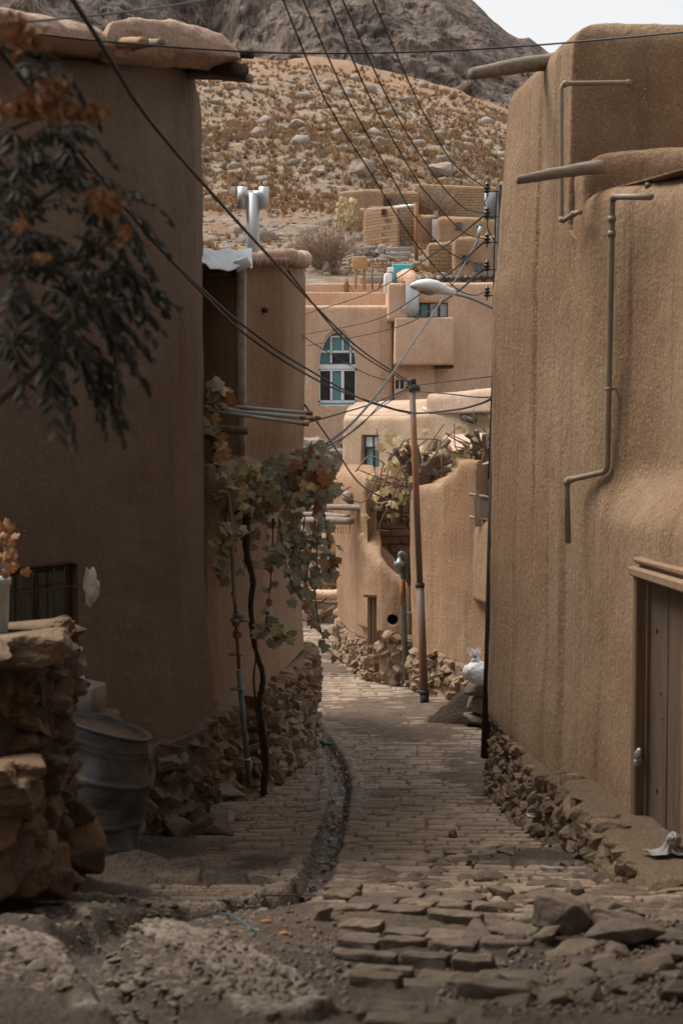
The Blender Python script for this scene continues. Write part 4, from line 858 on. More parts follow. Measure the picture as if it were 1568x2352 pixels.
# notch for the fence and the slumped shoulder
cm=M(); p=W(1090,1190,22.6); box(cm,p,frame((.8,-.6,0)),(.0,-1.2,-.22),(1.6,.38,1.2),.0); cut(w3,[cm])
sh=ringz([(1083,22.5),(1180,20.6),(1180,22.6),(1090,23.4)],-2.6,1250); s2=[(x,y,z) for (x,y,_),z in zip(ringz([(1088,22.6),(1180,20.8),(1180,22.6),(1092,23.3)],0,1220),(-1.55,-1.5,-1.45,-1.5))]
link('shoulder',solid([sh]+tops(s2,.22),[24,8,20,8],[16,4,4,4],5,5,None,63,.05,1.5),MAT['adobe_mid'],cw)
pk=M()
for i,(x,y0,y1) in enumerate(((1098,1210,1126),(1116,1215,1133),(1133,1215,1130))):
    a,b=W(x,y0,22.35),W(x-3,y1,22.35); w=.055; n=len(pk.v); v=[]
    for q in (-.012,.012): v+= [a+[-w,q,0],a+[w,q,0],b+[w,q,-.14],b+[0,q,0],b+[-w,q,-.14]]
    pk.add(v,[(0,1,2,3,4),(9,8,7,6,5),(0,5,6,1),(1,6,7,2),(2,7,8,3),(3,8,9,4),(4,9,5,0)])
fnc=thing('picket_fence',None,None,W(1098,1210,22.35)); fnc.parent=cw; fnc.location=np.array(fnc.location)-wpos(cw); link_each('picket',pk,MAT['picket'],fnc,False)
rl=M()
for y in (1138,1190): tube(rl,[W(1078,y-3,22.42),W(1160,y+12,22.2)],.028,6)
link_each('rail',rl,MAT['picket'],fnc)
fm=M(); pth=[(944,24.85),(1000,23.95),(1060,23.05),(1100,22.4),(1180,21)]; rubble(fm,[(XA(x,d,1560),d,gz(XA(x,d,1560),d)-.15,-3.70) for x,d in pth][::-1],.18,.06,.32,True,ROCK2,35); link('stone_footing',fm,MAT['rubble'],cw,smooth=False)
# soil heap and white sack
hm=M(); v,f=_ICO[4]; hc=W(1093,1610,20.4); hc[2]=gz(hc[0],hc[1]); q=v[:, :]*np.array([.70,.6,.5]); q[:,2]=np.where(q[:,2]>0,.5*np.maximum(0,1-np.hypot(v[:,0],v[:,1]))*1.25,-.1); q=q+np.stack([fbm(v*5,3,2),fbm(v*5,3,3),fbm(v*7,4,4)],-1)*.06
hm.add(q+hc,f,(.5+.5*fbm(v*9,2,5))); tag(link('soil_heap',hm,MAT['soil'],base=hc),'heap of dark soil piled against the courtyard wall','soil heap')
sk=M(); c=W(1096,1545,19.6); v,f=crumple(c,(.20,.17,.15),12,3,amt=.3); sk.add(v,f); tube(sk,catmull([c+[0,0,.08],c+[-.015,0,.15],c+[-.04,0,.20]],6),[.11,.05,.06],8,.5,.02)
for i in range(34):
    a=c+np.array([-.035,0,.19]); e=a+np.array([rnd.uniform(-.13,.1),rnd.uniform(-.08,.08),rnd.uniform(.05,.16)]); tube(sk,[a,(a+e)/2+[0,0,.02],e],[.006,.004,.002],4)
tag(link('tied_sack',sk,MAT['white_bag'],base=c-[0,0,.2]),'white woven sack tied at the neck on the stone block by the black pole','sack')
sb=M(); c2_=W(1108,1600,19.6); z0=gz(c2_[0],19.6); top_=c[2]-.14
hh_=(top_-z0)/3.
for i in range(3): vv,ff=WORN[i+2]; sb.add((vv*np.array([.30,.27,hh_*.62]))@rot('Z',i*1.1)+np.array([c[0]+.12+.03*(i%2),19.8,z0+hh_*(i+.45)]),ff,.3+.2*i)
tag(link('stone_block',sb,MAT['rubble_dark'],base=(c[0]+.1,19.7,z0)),'dark stone block carrying the tied white sack','stone block')
# door step in front of sunken door
st=M(); p=gp(848,1524); v,f=SLAB3[4]; st.add((v*np.array([.3,.36,.1]))@rot('Z',.5)+p+[0,0,.03],f,.8); tag(link('door_slab',st,MAT['rubble_grey'],base=p),'flat stone slab on the ground before the sunken door','stone slab')
# ------------------------------------------------------------------ poles
rp=thing('rusty_pole','slim rusty metal pole standing in front of the courtyard wall','pole',W(975,1622,22.9))
def PL(y): t=(y-1622)/(872-1622); return W(975-t*30,y,22.9+t*.15)
m=M(); tube(m,[PL(1640),PL(1345)],.066,14); link('pole_sleeve',m,MAT['rusty'],rp)
m=M(); tube(m,[PL(1348),PL(872)],.052,14); link('pole_shaft',m,MAT['rusty'],rp)
m=M(); 
for y,r in ((1590,.082),(1344,.078)): p=PL(y); tube(m,[p-[0,0,.035],p+[0,0,.035]],r,14)
tube(m,[PL(1622),PL(1592)],.074,14); link_each('pole_collar',m,MAT['black_pole'],rp)
m=M(); p=PL(880); tube(m,[p-[0,0,.02],p+[0,0,.07]],.07,12); box(m,p+np.array([.04,-.02,-.1]),I3,(-.09,-.08,-.05),(.09,.08,.05),.02); tube(m,[p+[-.1,0,-.06],p+[.12,0,-.05]],.03,8); link('cable_bracket',m,MAT['cable'],rp)
bp=thing('utility_pole','black wooden utility pole with street lamp at the corner of the right house','utility pole',W(1117,1722,14.55))
def BP(y): t=(y-1722)/(430-1722); return W(1121+t*25,y,14.55+.1*t)
m=M(); tube(m,[BP(1740),BP(1500),BP(425)],[.078,.062,.03],14,.5,.004); link('pole_shaft',m,MAT['black_pole'],bp)
for y in (433,490,550,612,672):
    p=BP(y); e=W(1118,y,14.4); mm=M(); lathe(mm,e-[0,0,.045],I3,[(.0,0),(.016,0),(.034,.012),(.036,.02),(.02,.03),(.02,.036),(.036,.046),(.036,.054),(.02,.064),(.018,.072),(.03,.08),(.026,.09),(.01,.098),(.01,.115)],14); tube(mm,[e-[0,0,.08],e-[0,0,.045]],.006,6)
    tube(mm,[e-[0,0,.03],p-[0,0,.03]],.007,6); link('insulator',mm,MAT['insulator'],bp)
m=M(); p=W(1133,470,14.75); box(m,p,I3,(-.09,-.05,-.13),(.05,.06,.13),.008); tube(m,[p+[-.1,0,-.135],p+[.05,0,-.135]],.018,8); link('junction_box',m,MAT['galv'],bp)
m=M(); tube(m,catmull([BP(712),W(1110,697,14.3),W(1075,683,14.0),W(1036,673,13.75)],14),.016,10); arm=link('lamp_arm',m,MAT['lamp_arm'],bp)
hd=M(); a,b=W(1040,674,13.78),W(944,655,13.2); ax=(b-a)/np.linalg.norm(b-a); Ln=np.linalg.norm(b-a); RH=frame(ax)
secs=[(0,.028,.03,0),(.1,.03,.034,0),(.22,.034,.038,0),(.26,.052,.045,0.004),(.45,.072,.058,.006),(.65,.078,.058,.004),(.82,.062,.045,-.002),(.94,.034,.026,-.006),(1.0,.012,.012,-.008)]
def lampsec(hi):
    V=[];n=18
    for t,w,h,dz in secs:
        for j in range(n):
            an=2*math.pi*j/n; y=w*math.cos(an); z=h*math.sin(an); 
            z=z*(.95 if z>0 else .5); V.append(a+np.array([t*Ln,y*1.15,z*1.55+dz])@RH)
    F=[(i*n+j,i*n+(j+1)%n,(i+1)*n+(j+1)%n,(i+1)*n+j) for i in range(len(secs)-1) for j in range(n)]+[tuple(range(n-1,-1,-1)),tuple((len(secs)-1)*n+j for j in range(n))]; return V,F
hd.add(*lampsec(0)); head=link('lamp_head',hd,MAT['lamp_body'],bp)
lg=M(); V,F=_ICO[3]; lg.add((V*np.array([.13,.06,.04])+np.array([.62*Ln,0,-.025]))@RH+a,F); link('lamp_lens',lg,MAT['lamp_glass'],head)
m=M(); tube(m,catmull([BP(430)+[-.03,-.05,0],BP(600)+[-.045,-.05,0],BP(800)+[-.04,-.06,0],BP(1100)+[-.06,-.07,0]],30),.008,6); tube(m,catmull([W(1122,445,14.5),W(1112,468,14.45),W(1124,490,14.5),W(1118,520,14.45),BP(560)+[-.03,-.05,0]],20),.006,6); link('pole_wiring',m,MAT['cable'],bp)
# ------------------------------------------------------------------ cables
def cable(pts,r,label,mat='cable',n=48,cat='cable',pre=(),post=()):
    m=M(); P=catmull([W(*p) for p in pts],n)
    if pre: P=np.concatenate([np.linspace(np.array(pre[0],float),P[0],30)[:-1],P])
    if post: P=np.concatenate([P,np.linspace(P[-1],np.array(post[0],float),12)[1:]])
    tube(m,P,r,6); o=link('overhead_cable',m,MAT[mat],base=P[0]); return tag(o,label,cat,'overhead cables')
cable([(120,-75,4.6),(250,128,5.6),(330,258,6.4),(470,425,8.2),(610,580,10.8),(755,735,15),(840,812,18.5),(945,880,22.8)],.0105,'thickest black cable running from the top left down to the rusty pole',pre=[(-1.0,-3.25,3.3),(-.98,1.2,2.25)])
cable([(660,620,12.5),(755,742,15),(830,815,18),(945,884,22.8)],.009,'black cable running just under the thickest one into the rusty pole')
cable([(-60,10,4.0),(0,112,4.3),(120,265,5.2),(330,525,7.6),(455,655,10),(560,748,12.1),(690,838,13.4),(850,925,20),(945,947,22.8)],.010,'upper of the two black cables crossing before the dark balcony',pre=[(-1.5,-3.25,2.6),(-1.3,.9,1.75)])
cable([(330,530,7.65),(455,662,10),(560,765,12.1),(690,852,13.4),(800,905,18),(940,950,22.8)],.010,'lower of the two black cables crossing before the dark balcony')
cable([(850,925,22.5),(940,948,22.8),(1040,942,19),(1100,928,16.5),(1130,915,14.6)],.014,'sagging black cable running from the rusty pole to the black pole')
for i,(pts,l) in enumerate((
  ([(640,-25,7.2),(745,225,8.6),(854,402,10),(947,549,11.5),(1038,655,13.2),(1085,678,14),(1117,670,14.4)],'longest of the five parallel wires, ending at the lowest insulator'),
  ([(685,-25,7.2),(795,220,8.8),(897,402,10.4),(957,504,11.7),(1035,582,13.2),(1117,612,14.4)],'parallel wire ending at the second lowest insulator'),
  ([(742,-25,7.2),(850,225,9),(950,402,10.9),(992,459,11.8),(1065,534,13.4),(1117,549,14.4)],'parallel wire ending at the middle insulator'),
  ([(775,-25,7.2),(905,255,9.4),(996,402,11.3),(1065,477,13),(1118,490,14.4)],'parallel wire ending at the second highest insulator'),
  ([(845,-25,7.2),(960,235,9.8),(1030,362,12),(1071,402,13),(1118,433,14.4)],'parallel wire ending at the topmost insulator'))):
    cable(pts,.0056,l,pre=[(-2.9+.35*i,-3.2,3.6),(-1.75+.3*i,1.5,2.75)])
cable([(-40,62,9),(250,96,9.4),(620,121,10),(960,119,10),(1240,103,9.8),(1610,70,9)],.0065,'nearly level black wire crossing the whole picture near the top',post=[(2.85,5.52,2.75)])
cable([(-40,58,5),(150,42,7),(330,22,9),(520,-8,12)],.006,'faint thin wire rising across the mountain at the top left')
cable([(1100,545,26),(1040,650,22),(960,770,18),(870,900,15),(795,985,13.6),(735,1028,13)],.012,'thick grey straight cable slanting down from the hooked lamp rod','cable_grey')
cable([(945,890,22.8),(880,925,18.5),(830,975,16),(780,1010,14),(725,1035,12.9)],.008,'upper black cable from the rusty pole to the grapevine')
cable([(945,893,22.8),(880,932,18.5),(820,980,15.6),(770,1022,13.6),(735,1045,12.9)],.006,'lower black cable from the rusty pole to the grapevine')
cable([(945,888,22.8),(860,925,20),(780,950,17.5),(700,972,16)],.010,'black cable from the rusty pole towards the ends of the grey pipes')
cable([(604,708,13.45),(660,742,15),(730,795,17.5),(850,862,21),(945,886,22.8)],.006,'thin wire from the knob on the balcony pillar to the rusty pole')
cable([(700,930,16.5),(760,1015,19),(825,1110,22.5),(892,1150,26.2)],.014,'straight grey stay wire behind the pipe ends down to the broken wall','cable_grey')
cable([(945,886,22.8),(1030,876,19),(1132,864,14.6)],.007,'thin wire running level from the rusty pole to the black pole')
cable([(1115,492,14.4),(1000,580,24),(850,672,38),(700,722,48)],.012,'thin wire from the pole crossing above the pink parapet')
cable([(1115,552,14.4),(1000,650,24),(860,735,38),(700,768,49)],.012,'thin wire from the pole crossing above the arched window')
cable([(1115,614,14.4),(1020,690,22),(900,755,36),(705,795,49)],.012,'thin wire from the pole crossing the top of the arched window')
cable([(945,898,22.8),(1030,905,19),(1090,912,16),(1132,912,14.6)],.009,'black wire from just under the rusty pole top to the black pole')
m=M(); p=W(608,713,13.42); rock(m,p,(.07,.06,.06),None,ROCK2); m2=link('wall_knob',m,MAT['cable'],h2)
# ================================================================== TERRACE HOUSE AND BIG HOUSE
th=thing('mud_brick_house','small flat roofed mud house with glazed door below the big pink house','house',(2.0,38,-2.5))
def rz(pts,z): return [(XA(x,d,1000),d,z) for x,d in pts]
tp=[(786,41),(921,38.5),(1150,34.5),(1150,44),(800,46)]
wt=link('wall',solid([rz(tp,-3.4)]+tops([(x,y,z) for (x,y,_),z in zip(rz(tp,0),(.44,.40,.62,1.05,.88))],.12),[50,60,10,20,10],[40,4,4,4],2,2,None,71,.04,.8),MAT['adobe_cream'],th)
rq=np.array([(x,y,z) for (x,y,_),z in zip(rz([(800,41.3),(921,39.1),(1150,35.3),(1150,43.5),(815,45.5)],0),(.60,.56,.80,1.22,1.05))]); m=M(); m.add(np.concatenate([rq,rq-[0,0,.12]]),[(0,1,2,3,4),(9,8,7,6,5)]+[(i,i+5,(i+1)%5+5,(i+1)%5) for i in range(5)]); link('roof',m,MAT['adobe_cap'],th,smooth=False)
tf=frame(np.array(rz(tp,0)[1])-np.array(rz(tp,0)[0])); o=np.array(rz(tp,0)[0])
def tl(x,y):
    r=ray(x,y); n=tf[1]; k=(o@n)/(r@n); p=r*k-o; return p@tf[0],p[2]
x0,z1=tl(830,1000); x1,z0=tl(870,1092); cm=M(); box(cm,o,tf,(x0,-.6,z0-.3),(x1,.25,z1),0); cut(wt,[cm])
dm=M(); f=.05
for a,b in ((x0,x0+f),(x1-f,x1),((x0+x1)/2-.03,(x0+x1)/2+.03)): box(dm,o,tf,(a,.1,z0-.3),(b,.17,z1),.005)
zt=z1-.34; box(dm,o,tf,(x0,.1,zt-.04),(x1,.165,zt+.03),.005); box(dm,o,tf,(x0,.1,z0+.05),(x1,.165,z0+.1),.005); box(dm,o,tf,(x0,.1,z1-.04),(x1,.165,z1),.005)
dr=link('door',dm,MAT['dark_wood'],th,smooth=False)
m=M(); box(m,o,tf,(x0,.13,z0-.3),(x1,.14,zt),0); link('pane',m,MAT['glass_teal'],dr,smooth=False)
m=M(); box(m,o,tf,(x0+.03,.12,zt+.03),(x1-.03,.14,z1-.04),0); link('transom_panel',m,MAT['galv'],dr,smooth=False)
rb=[(978,37.5),(1150,34),(1150,42),(985,44)]; q=rz(rb,.55); link('roof_slab',solid([q]+tops([(x,y,z) for (x,y,_),z in zip(q,(.92,.98,1.15,1.1))],.16),[40,10,40,10],[6,4,4,4],3,2,None,73,.05,1.2),MAT['adobe_cap'],th)
m=M(); n=40; V=[]
for j in (0,1):
    for i in range(n): t=i/(n-1); p=(W(985,946,37.5)*(1-t)+W(1052,951,36.3)*t) if j==0 else (W(968,937,39.5)*(1-t)+W(1044,942,38.5)*t); V.append(p+[0,0,.035*math.sin(i*1.9)])
V=np.array(V); F=[(i,i+1,n+i+1,n+i) for i in range(n-1)]; m.add(np.concatenate([V,V-[0,0,.015]]),F+[tuple(k+2*n for k in f_[::-1]) for f_ in F]); link('corrugated_sheet',m,MAT['sheet'],th)
m=M(); a,b=W(1060,958,36.0),W(1088,967,34.6); tube(m,[a,b],.075,12); link('drain_spout',m,MAT['black_pole'],th)
m=M(); a,b=W(1125,958,35),W(1150,945,34.8); tube(m,[a,b],.09,12); link('drain_spout',m,MAT['white_frame'],th)
# low roof in front of it seen between the vines
q=rz([(1010,30.5),(1150,28.5),(1150,33),(1015,34)],-1.9); link('shed_wall',solid([q]+tops([(x,y,z) for (x,y,_),z in zip(q,(-.42,-.28,-.1,-.15))],.15),[24,10,20,10],[10,4,4,4],3,2,None,75,.05,1.2),MAT['adobe_cap'],th)
for x,y0,y1 in ((1021,1090,1040),(1008,1090,1010)):
    m=M(); a,b=W(x,y0+40,29.5),W(x,y1,29.5); tube(m,[a,b],.055,8,.5,.01); link('wooden_post',m,MAT['pole_wood'],th)
m=M(); tube(m,[W(1005,1042,29.5),W(1140,1036,28.5)],.06,8,.5,.01); link('wooden_beam',m,MAT['pole_wood'],th)
# stone retaining wall left of it
rw=M(); rubble(rw,[(XA(692,43,1050),43,-3.4,-.05),(XA(760,42.6,1050),42.6,-3.4,-.22),(XA(800,42.2,1050),42.2,-3.4,-.9)][::-1],.42,.1,.5,True,ROCK2,37); tag(link('retaining_wall',rw,MAT['rubble_grey'],base=(XA(745,42.6,1050),42.6,-3.4)),'grey stone retaining wall beside the glazed door house','stone wall')
# -------- big pink house
bh=thing('large_house','large pinkish plastered house with arched window and evaporative cooler','house',(1.5,50,-1.0))
D=50.0
def bz(x,y,d=D): return W(x,y,d)
def bblock(name,x0,x1,yt,yb,d,back,mat='adobe_pink',r=.12,seed=1,seg=(50,10,20,10),lev=40,ytr=None):
    a=[(W(x0,1000,d)[0],d),(W(x1,1000,d)[0],d),(W(x1,1000,d)[0],back),(W(x0,1000,d)[0],back)]; z0=W(800,yb,d)[2]; z1=W(x0,yt,d)[2]; z2=W(x1,ytr or yt,d)[2]
    return link(name,solid([[(x,y,z0) for x,y in a]]+tops([(x,y,z) for (x,y),z in zip(a,(z1,z2,z2,z1))],r),list(seg),[lev,3,3,3],1,2,None,seed,.035,.6),MAT[mat],bh)
main=bblock('wall',600,905,708,1070,50,58,seed=81)
bblock('parapet',600,905,676,715,53,54.5,r=.08,seed=82,lev=8); bblock('parapet',600,890,656,690,56,57.5,r=.08,seed=83,lev=8)
rmain=bblock('wall',903,1240,655,1070,50.25,58,seed=84)
bay=bblock('bay',906,1041,732,838,48.9,50.6,r=.05,seed=85,lev=16)
bblock('cooler_plinth',890,947,655,736,49.2,52,r=.08,seed=86,seg=(20,8,10,8),lev=10)
bblock('buttress',905,998,836,1070,49.7,50.6,r=.04,seed=87,lev=20)
# arched window
def arch(x0,x1,yt,ys,yb,grow=0):
    a,b=bz(x0,yb),bz(x1,yb); zs,zt=bz(x0,ys)[2],bz(x0,yt)[2]; xm=(a[0]+b[0])/2; w=(b[0]-a[0])/2+grow; pts=[(xm-w,a[2]-grow),(xm+w,a[2]-grow)]
    for t in np.linspace(0,math.pi,22): pts.append((xm+w*math.cos(t)*(1-.06*math.sin(2*t)**2),zs+(zt-zs+grow)*math.sin(t)**.92))
    return pts
def prism(m,pts,y0,y1):
    n=len(pts); V=[(x,y0,z) for x,z in pts]+[(x,y1,z) for x,z in pts]; F=[tuple(range(n)),tuple(range(2*n-1,n-1,-1))]+[(i,i+n,(i+1)%n+n,(i+1)%n) for i in range(n)]; m.add(V,F); return m
ap=arch(731,819,757,838,932); cut(main,[prism(M(),ap,49,50.45)])
aw=link('arched_window',prism(M(),arch(731,819,757,838,932),50.40,50.44),MAT['glass_teal'],bh,smooth=False)
fm=M()
def bar(m,x0,y0,x1,y1,dy=50.30,dd=.07): a,b=bz(x0,y1),bz(x1,y0); box(m,(0,0,0),I3,(a[0],dy,a[2]),(b[0],dy+dd,b[2]),.006)
for q in ((731,836,819,848),(731,846,735,932),(815,846,819,932),(758,850,763,921),(783,850,790,921),(731,919,819,925),(731,846,819,851),(731,804,819,809),(758,772,762,833),(785,764,789,806),(803,775,807,833),(758,770,806,774),(731,929,819,933)): bar(fm,*q)
P=arch(731,819,757,838,838); Q=[( (x-(bz(775,838)[0]))*.94+bz(775,838)[0],(z-bz(0,838)[2])*.93+bz(0,838)[2]) for x,z in P]
V=[];n=len(P)
for yy in (50.28,50.36): V+=[(x,yy,z) for x,z in P]+[(x,yy,z) for x,z in Q]
F=[]
for i in range(2,n-1): F+=[(i,i+1,n+i+1,n+i),(2*n+i+1,2*n+i,3*n+i,3*n+i+1),(n+i,n+i+1,3*n+i+1,3*n+i)]
fm.add(V,F); link('frame',fm,MAT['white_frame'],aw,smooth=False)
m=M()
for q in ((763,775,785,803),(789,775,803,803),(764,852,783,918)): a,b=bz(q[0],q[3]),bz(q[2],q[1]); box(m,(0,0,0),I3,(a[0],50.385,a[2]),(b[0],50.395,b[2]),0)
link_each('blind',m,MAT['curtain'],aw,smooth=False)
m=M(); 
for q in ((735,853,757,918),(791,852,814,918),(762,812,802,832)): a,b=bz(q[0],q[3]),bz(q[2],q[1]); box(m,(0,0,0),I3,(a[0],50.386,a[2]),(b[0],50.397,b[2]),0)
link_each('pane',m,MAT['glass_dark'],aw,False)
m=M(); a,b=bz(733,930),bz(817,924); box(m,(0,0,0),I3,(a[0],50.33,a[2]),(b[0],50.37,b[2]),0); link('lower_panel',m,MAT['teal'],aw,smooth=False)
# ribbon window above the bay
def hole(o_,x0,y0,x1,y1,d,dep=.3,fr=.5): a,b=W(x0,y1,d),W(x1,y0,d); m=M(); box(m,(0,0,0),I3,(a[0],d-fr,a[2]),(b[0],d+dep,b[2]),0); cut(o_,[m])
hole(rmain,907,695,1028,730,50.25)
rw_=M(); a,b=bz(907,730,50.5),bz(1028,695,50.5); box(rw_,(0,0,0),I3,(a[0],50.5,a[2]),(b[0],50.53,b[2]),0); rwin=link('ribbon_window',rw_,MAT['glass_teal'],bh,smooth=False)
m=M(); DQ=50.35
def bar2(m,x0,y0,x1,y1,dy=DQ,dd=.1): a,b=W(x0,y1,dy),W(x1,y0,dy); box(m,(0,0,0),I3,(a[0],dy,a[2]),(b[0],dy+dd,b[2]),.006)
for x in (907,926,946,964,984,1007,1026): bar2(m,x,696,x+2.2,730)
bar2(m,907,695,1028,697); bar2(m,907,728,1028,730.5); link('frame',m,MAT['dark_wood'],rwin,smooth=False)
m=M(); bar2(m,987,697,1005,728,50.4,.05); bar2(m,1010,697,1026,728,50.42,.05); link_each('pale_curtain',m,MAT['glass_pale'],rwin,False)
m=M(); bar2(m,966,699,983,728,50.43,.03); link('teal_curtain',m,MAT['curtain'],rwin,smooth=False)
hole(main,898,1,899,2,50) if 0 else None
bt=[o_ for o_ in bh.children if o_.name.startswith('buttress')][0]; hole(bt,908,873,927,895,49.7)
m=M(); a,b=W(908,895,49.9),W(927,873,49.9); box(m,(0,0,0),I3,(a[0],49.9,a[2]),(b[0],49.93,b[2]),0); sw=link('small_window',m,MAT['glass_dark'],bh,smooth=False)
m=M(); bar2(m,908,893,927,896,49.8,.06); bar2(m,916,873,918.5,895,49.8,.06); link('frame',m,MAT['white_frame'],sw,smooth=False)
m=M(); a=W(1000,838,49.0); box(m,a,I3,(.0,.02,-.09),(.62,.9,-.005),0); link('bay_joist',m,MAT['dark_wood'],bh,smooth=False)
# evaporative cooler with bent duct
ev=thing('evaporative_cooler','turquoise evaporative cooler with bent metal duct on the pink house','cooler',W(920,650,49.9))
m=M(); a,b=W(900,655,50.4),W(945,606,50.4); box(m,(0,0,0),I3,(a[0],50.4,a[2]),(b[0],51.2,b[2]),.03); link('cooler_body',m,MAT['teal'],ev,smooth=False)
m=M(); a,b=W(889,654,50.25),W(904,614,50.25); box(m,(0,0,0),I3,(a[0],50.25,a[2]),(b[0],50.38,b[2]),.02); pn=link('louvre_panel',m,MAT['white_paint'],ev,smooth=False)
m=M()
for i in range(6): x=890.5+i*2.3; a,b=W(x,652,50.22),W(x+1.1,624,50.22); box(m,(0,0,0),I3,(a[0],50.21,a[2]),(b[0],50.25,b[2]),0)
link_each('louvre',m,MAT['glass_pale'],pn,False)
m=M(); pts=[W(924,641,50.2),W(936,637,49.6),W(945,645,49.05),W(946,665,48.95),W(946,690,48.95),W(946,703,49.0),W(938,712,49.4),W(925,713,50.0)]
P=catmull(pts,26); V=[];n=4
for i,p in enumerate(P):
    t=P[min(i+1,25)]-P[max(i-1,0)]; t/=np.linalg.norm(t); u=np.array([t[2],0,-t[0]]); u/=np.linalg.norm(u)+1e-9; w=np.cross(t,u); k=.21
    V+=[p+u*k+w*k,p-u*k+w*k,p-u*k-w*k,p+u*k-w*k]
F=[(i*4+j,i*4+(j+1)%4,(i+1)*4+(j+1)%4,(i+1)*4+j) for i in range(25) for j in range(4)]+[(3,2,1,0),(100,101,102,103)]
h=11*4; m.add(V[:h+4],[f_ for f_ in F[:44]]+[(3,2,1,0)]); link('duct_elbow',m,MAT['adobe_pink'],ev)
m=M(); m.add(V[h:],[tuple(q-h for q in f_) for f_ in F[44:-2]]+[tuple(q-h for q in F[-1])]); link('duct',m,MAT['galv'],ev)
ac=M(); a,b=W(882,668,49.9),W(900,627,49.9); box(ac,(0,0,0),I3,(a[0],50.0,a[2]),(b[0],50.7,b[2]),.03); tag(link('white_cabinet',ac,MAT['white_paint'],base=W(890,668,50)),'narrow white metal cabinet beside the turquoise cooler','cabinet')
# roof clutter
m=M(); 
for x,y0,y1 in ((816,655,595),(818,655,620),(835,655,620),(838,656,590)): tube(m,[W(x,y0+10,54),W(x,y1,54)],.04,6)
box(m,W(826,605,54),I3,(-.28,-.2,-.22),(.28,.2,.24),.03); tag(link('water_tank_stand',m,MAT['pole_wood'],base=W(826,656,54)),'rusty barrel on spindly legs above the pink roof','tank stand')
m=M()
for a,b in (((855,665,53),(853,612,53)),((886,660,53),(884,612,53)),((853,613,53),(892,614,53)),((886,618,53),(870,662,53))): tube(m,[W(*a),W(*b)],.045,6)
tag(link('roof_trestle',m,MAT['rust'],base=W(870,665,53)),'rusty open metal frame left of the white cabinet','frame')
m=M(); tube(m,[W(796,675,54),W(795,640,54)],[.12,.06],8); tube(m,[W(795,645,54),W(780,675,54)],.015,5); tube(m,[W(795,645,54),W(812,672,54)],.015,5); tag(link('roof_post',m,MAT['rust'],base=W(796,675,54)),'short rusty roof post with two white guy ropes','post')
# corrugated lean-to behind
lt=thing('lean_to','lean-to with corrugated dark roof on posts behind the pink house','shed',W(1050,660,58))
m=M(); n=44; V=[]
for j in (0,1):
    for i in range(n):
        t=i/(n-1); p=W(935+t*215,642-t*10-(9 if j else 0)*1.0,57.5 if j==0 else 61); V.append(p+[0,0,.06*math.sin(i*2.1)])
V=np.array(V); F=[(i,i+1,n+i+1,n+i) for i in range(n-1)]; m.add(np.concatenate([V,V-[0,0,.1]]),F+[tuple(k+2*n for k in f_[::-1]) for f_ in F]+[(i,i+2*n,i+1+2*n,i+1) for i in range(n-1)]); link('corrugated_roof',m,MAT['dark_wood'],lt)
for x in (966,985,1010,1030,1050,1075,1095,1120):
    m=M(); tube(m,[W(x,672,57.8),W(x+2,634,57.8)],.16+.05*rnd.random(),8,.5,.03); link('post',m,MAT['grey_wood'],lt)
m=M(); a,b=W(945,668,60.5),W(1150,632,60.5); box(m,(0,0,0),I3,(a[0],60.5,a[2]),(b[0],60.8,b[2]),.02); link('back_wall',m,MAT['adobe_far'],lt)
# rail fence and low wall at the bend
lw=M(); rubble(lw,[(XA(640,40.2,1400),40.2,-5.6,-4.62),(XA(735,39.6,1400),39.6,-5.6,-4.66),(XA(800,39,1400),39,-5.6,-4.7)][::-1],.34,.1,.5,True,ROCK2,39); o=link('low_stone_wall',lw,MAT['rubble'],base=(XA(735,39.6,1400),39.6,-5.5)); tag(o,'low stone wall with clay coping at the end of the alley','stone wall')
cp=M(); a,b=W(640,1368,40.2),W(790,1366,39.3); tube(cp,catmull([a,(a+b)/2,b],20),.16,10,.5,.03); link('coping',cp,MAT['adobe_pink'],o)
fe=thing('rail_fence','rustic peeled log fence at the end of the alley below the vine','fence',W(735,1360,40.6))
for i,x in enumerate((702,722,745,766)):
    m=M(); tube(m,[W(x,1372,40.6),W(x+1,1225,40.6)],.075,8,.5,.012); link('post',m,MAT['pole_wood'],fe)
for y in (1236,1268,1288,1338):
    m=M(); tube(m,[W(685,y-4,40.5),W(790,y+9,40.5)],.07,8,.5,.012); link('rail',m,MAT['pole_wood'],fe)
for a,b in (((700,1345),(727,1292)),((738,1368),(770,1300))): m=M(); tube(m,[W(a[0],a[1],40.5),W(b[0],b[1],40.5)],.07,8,.5,.01); link('brace',m,MAT['pole_wood'],fe)
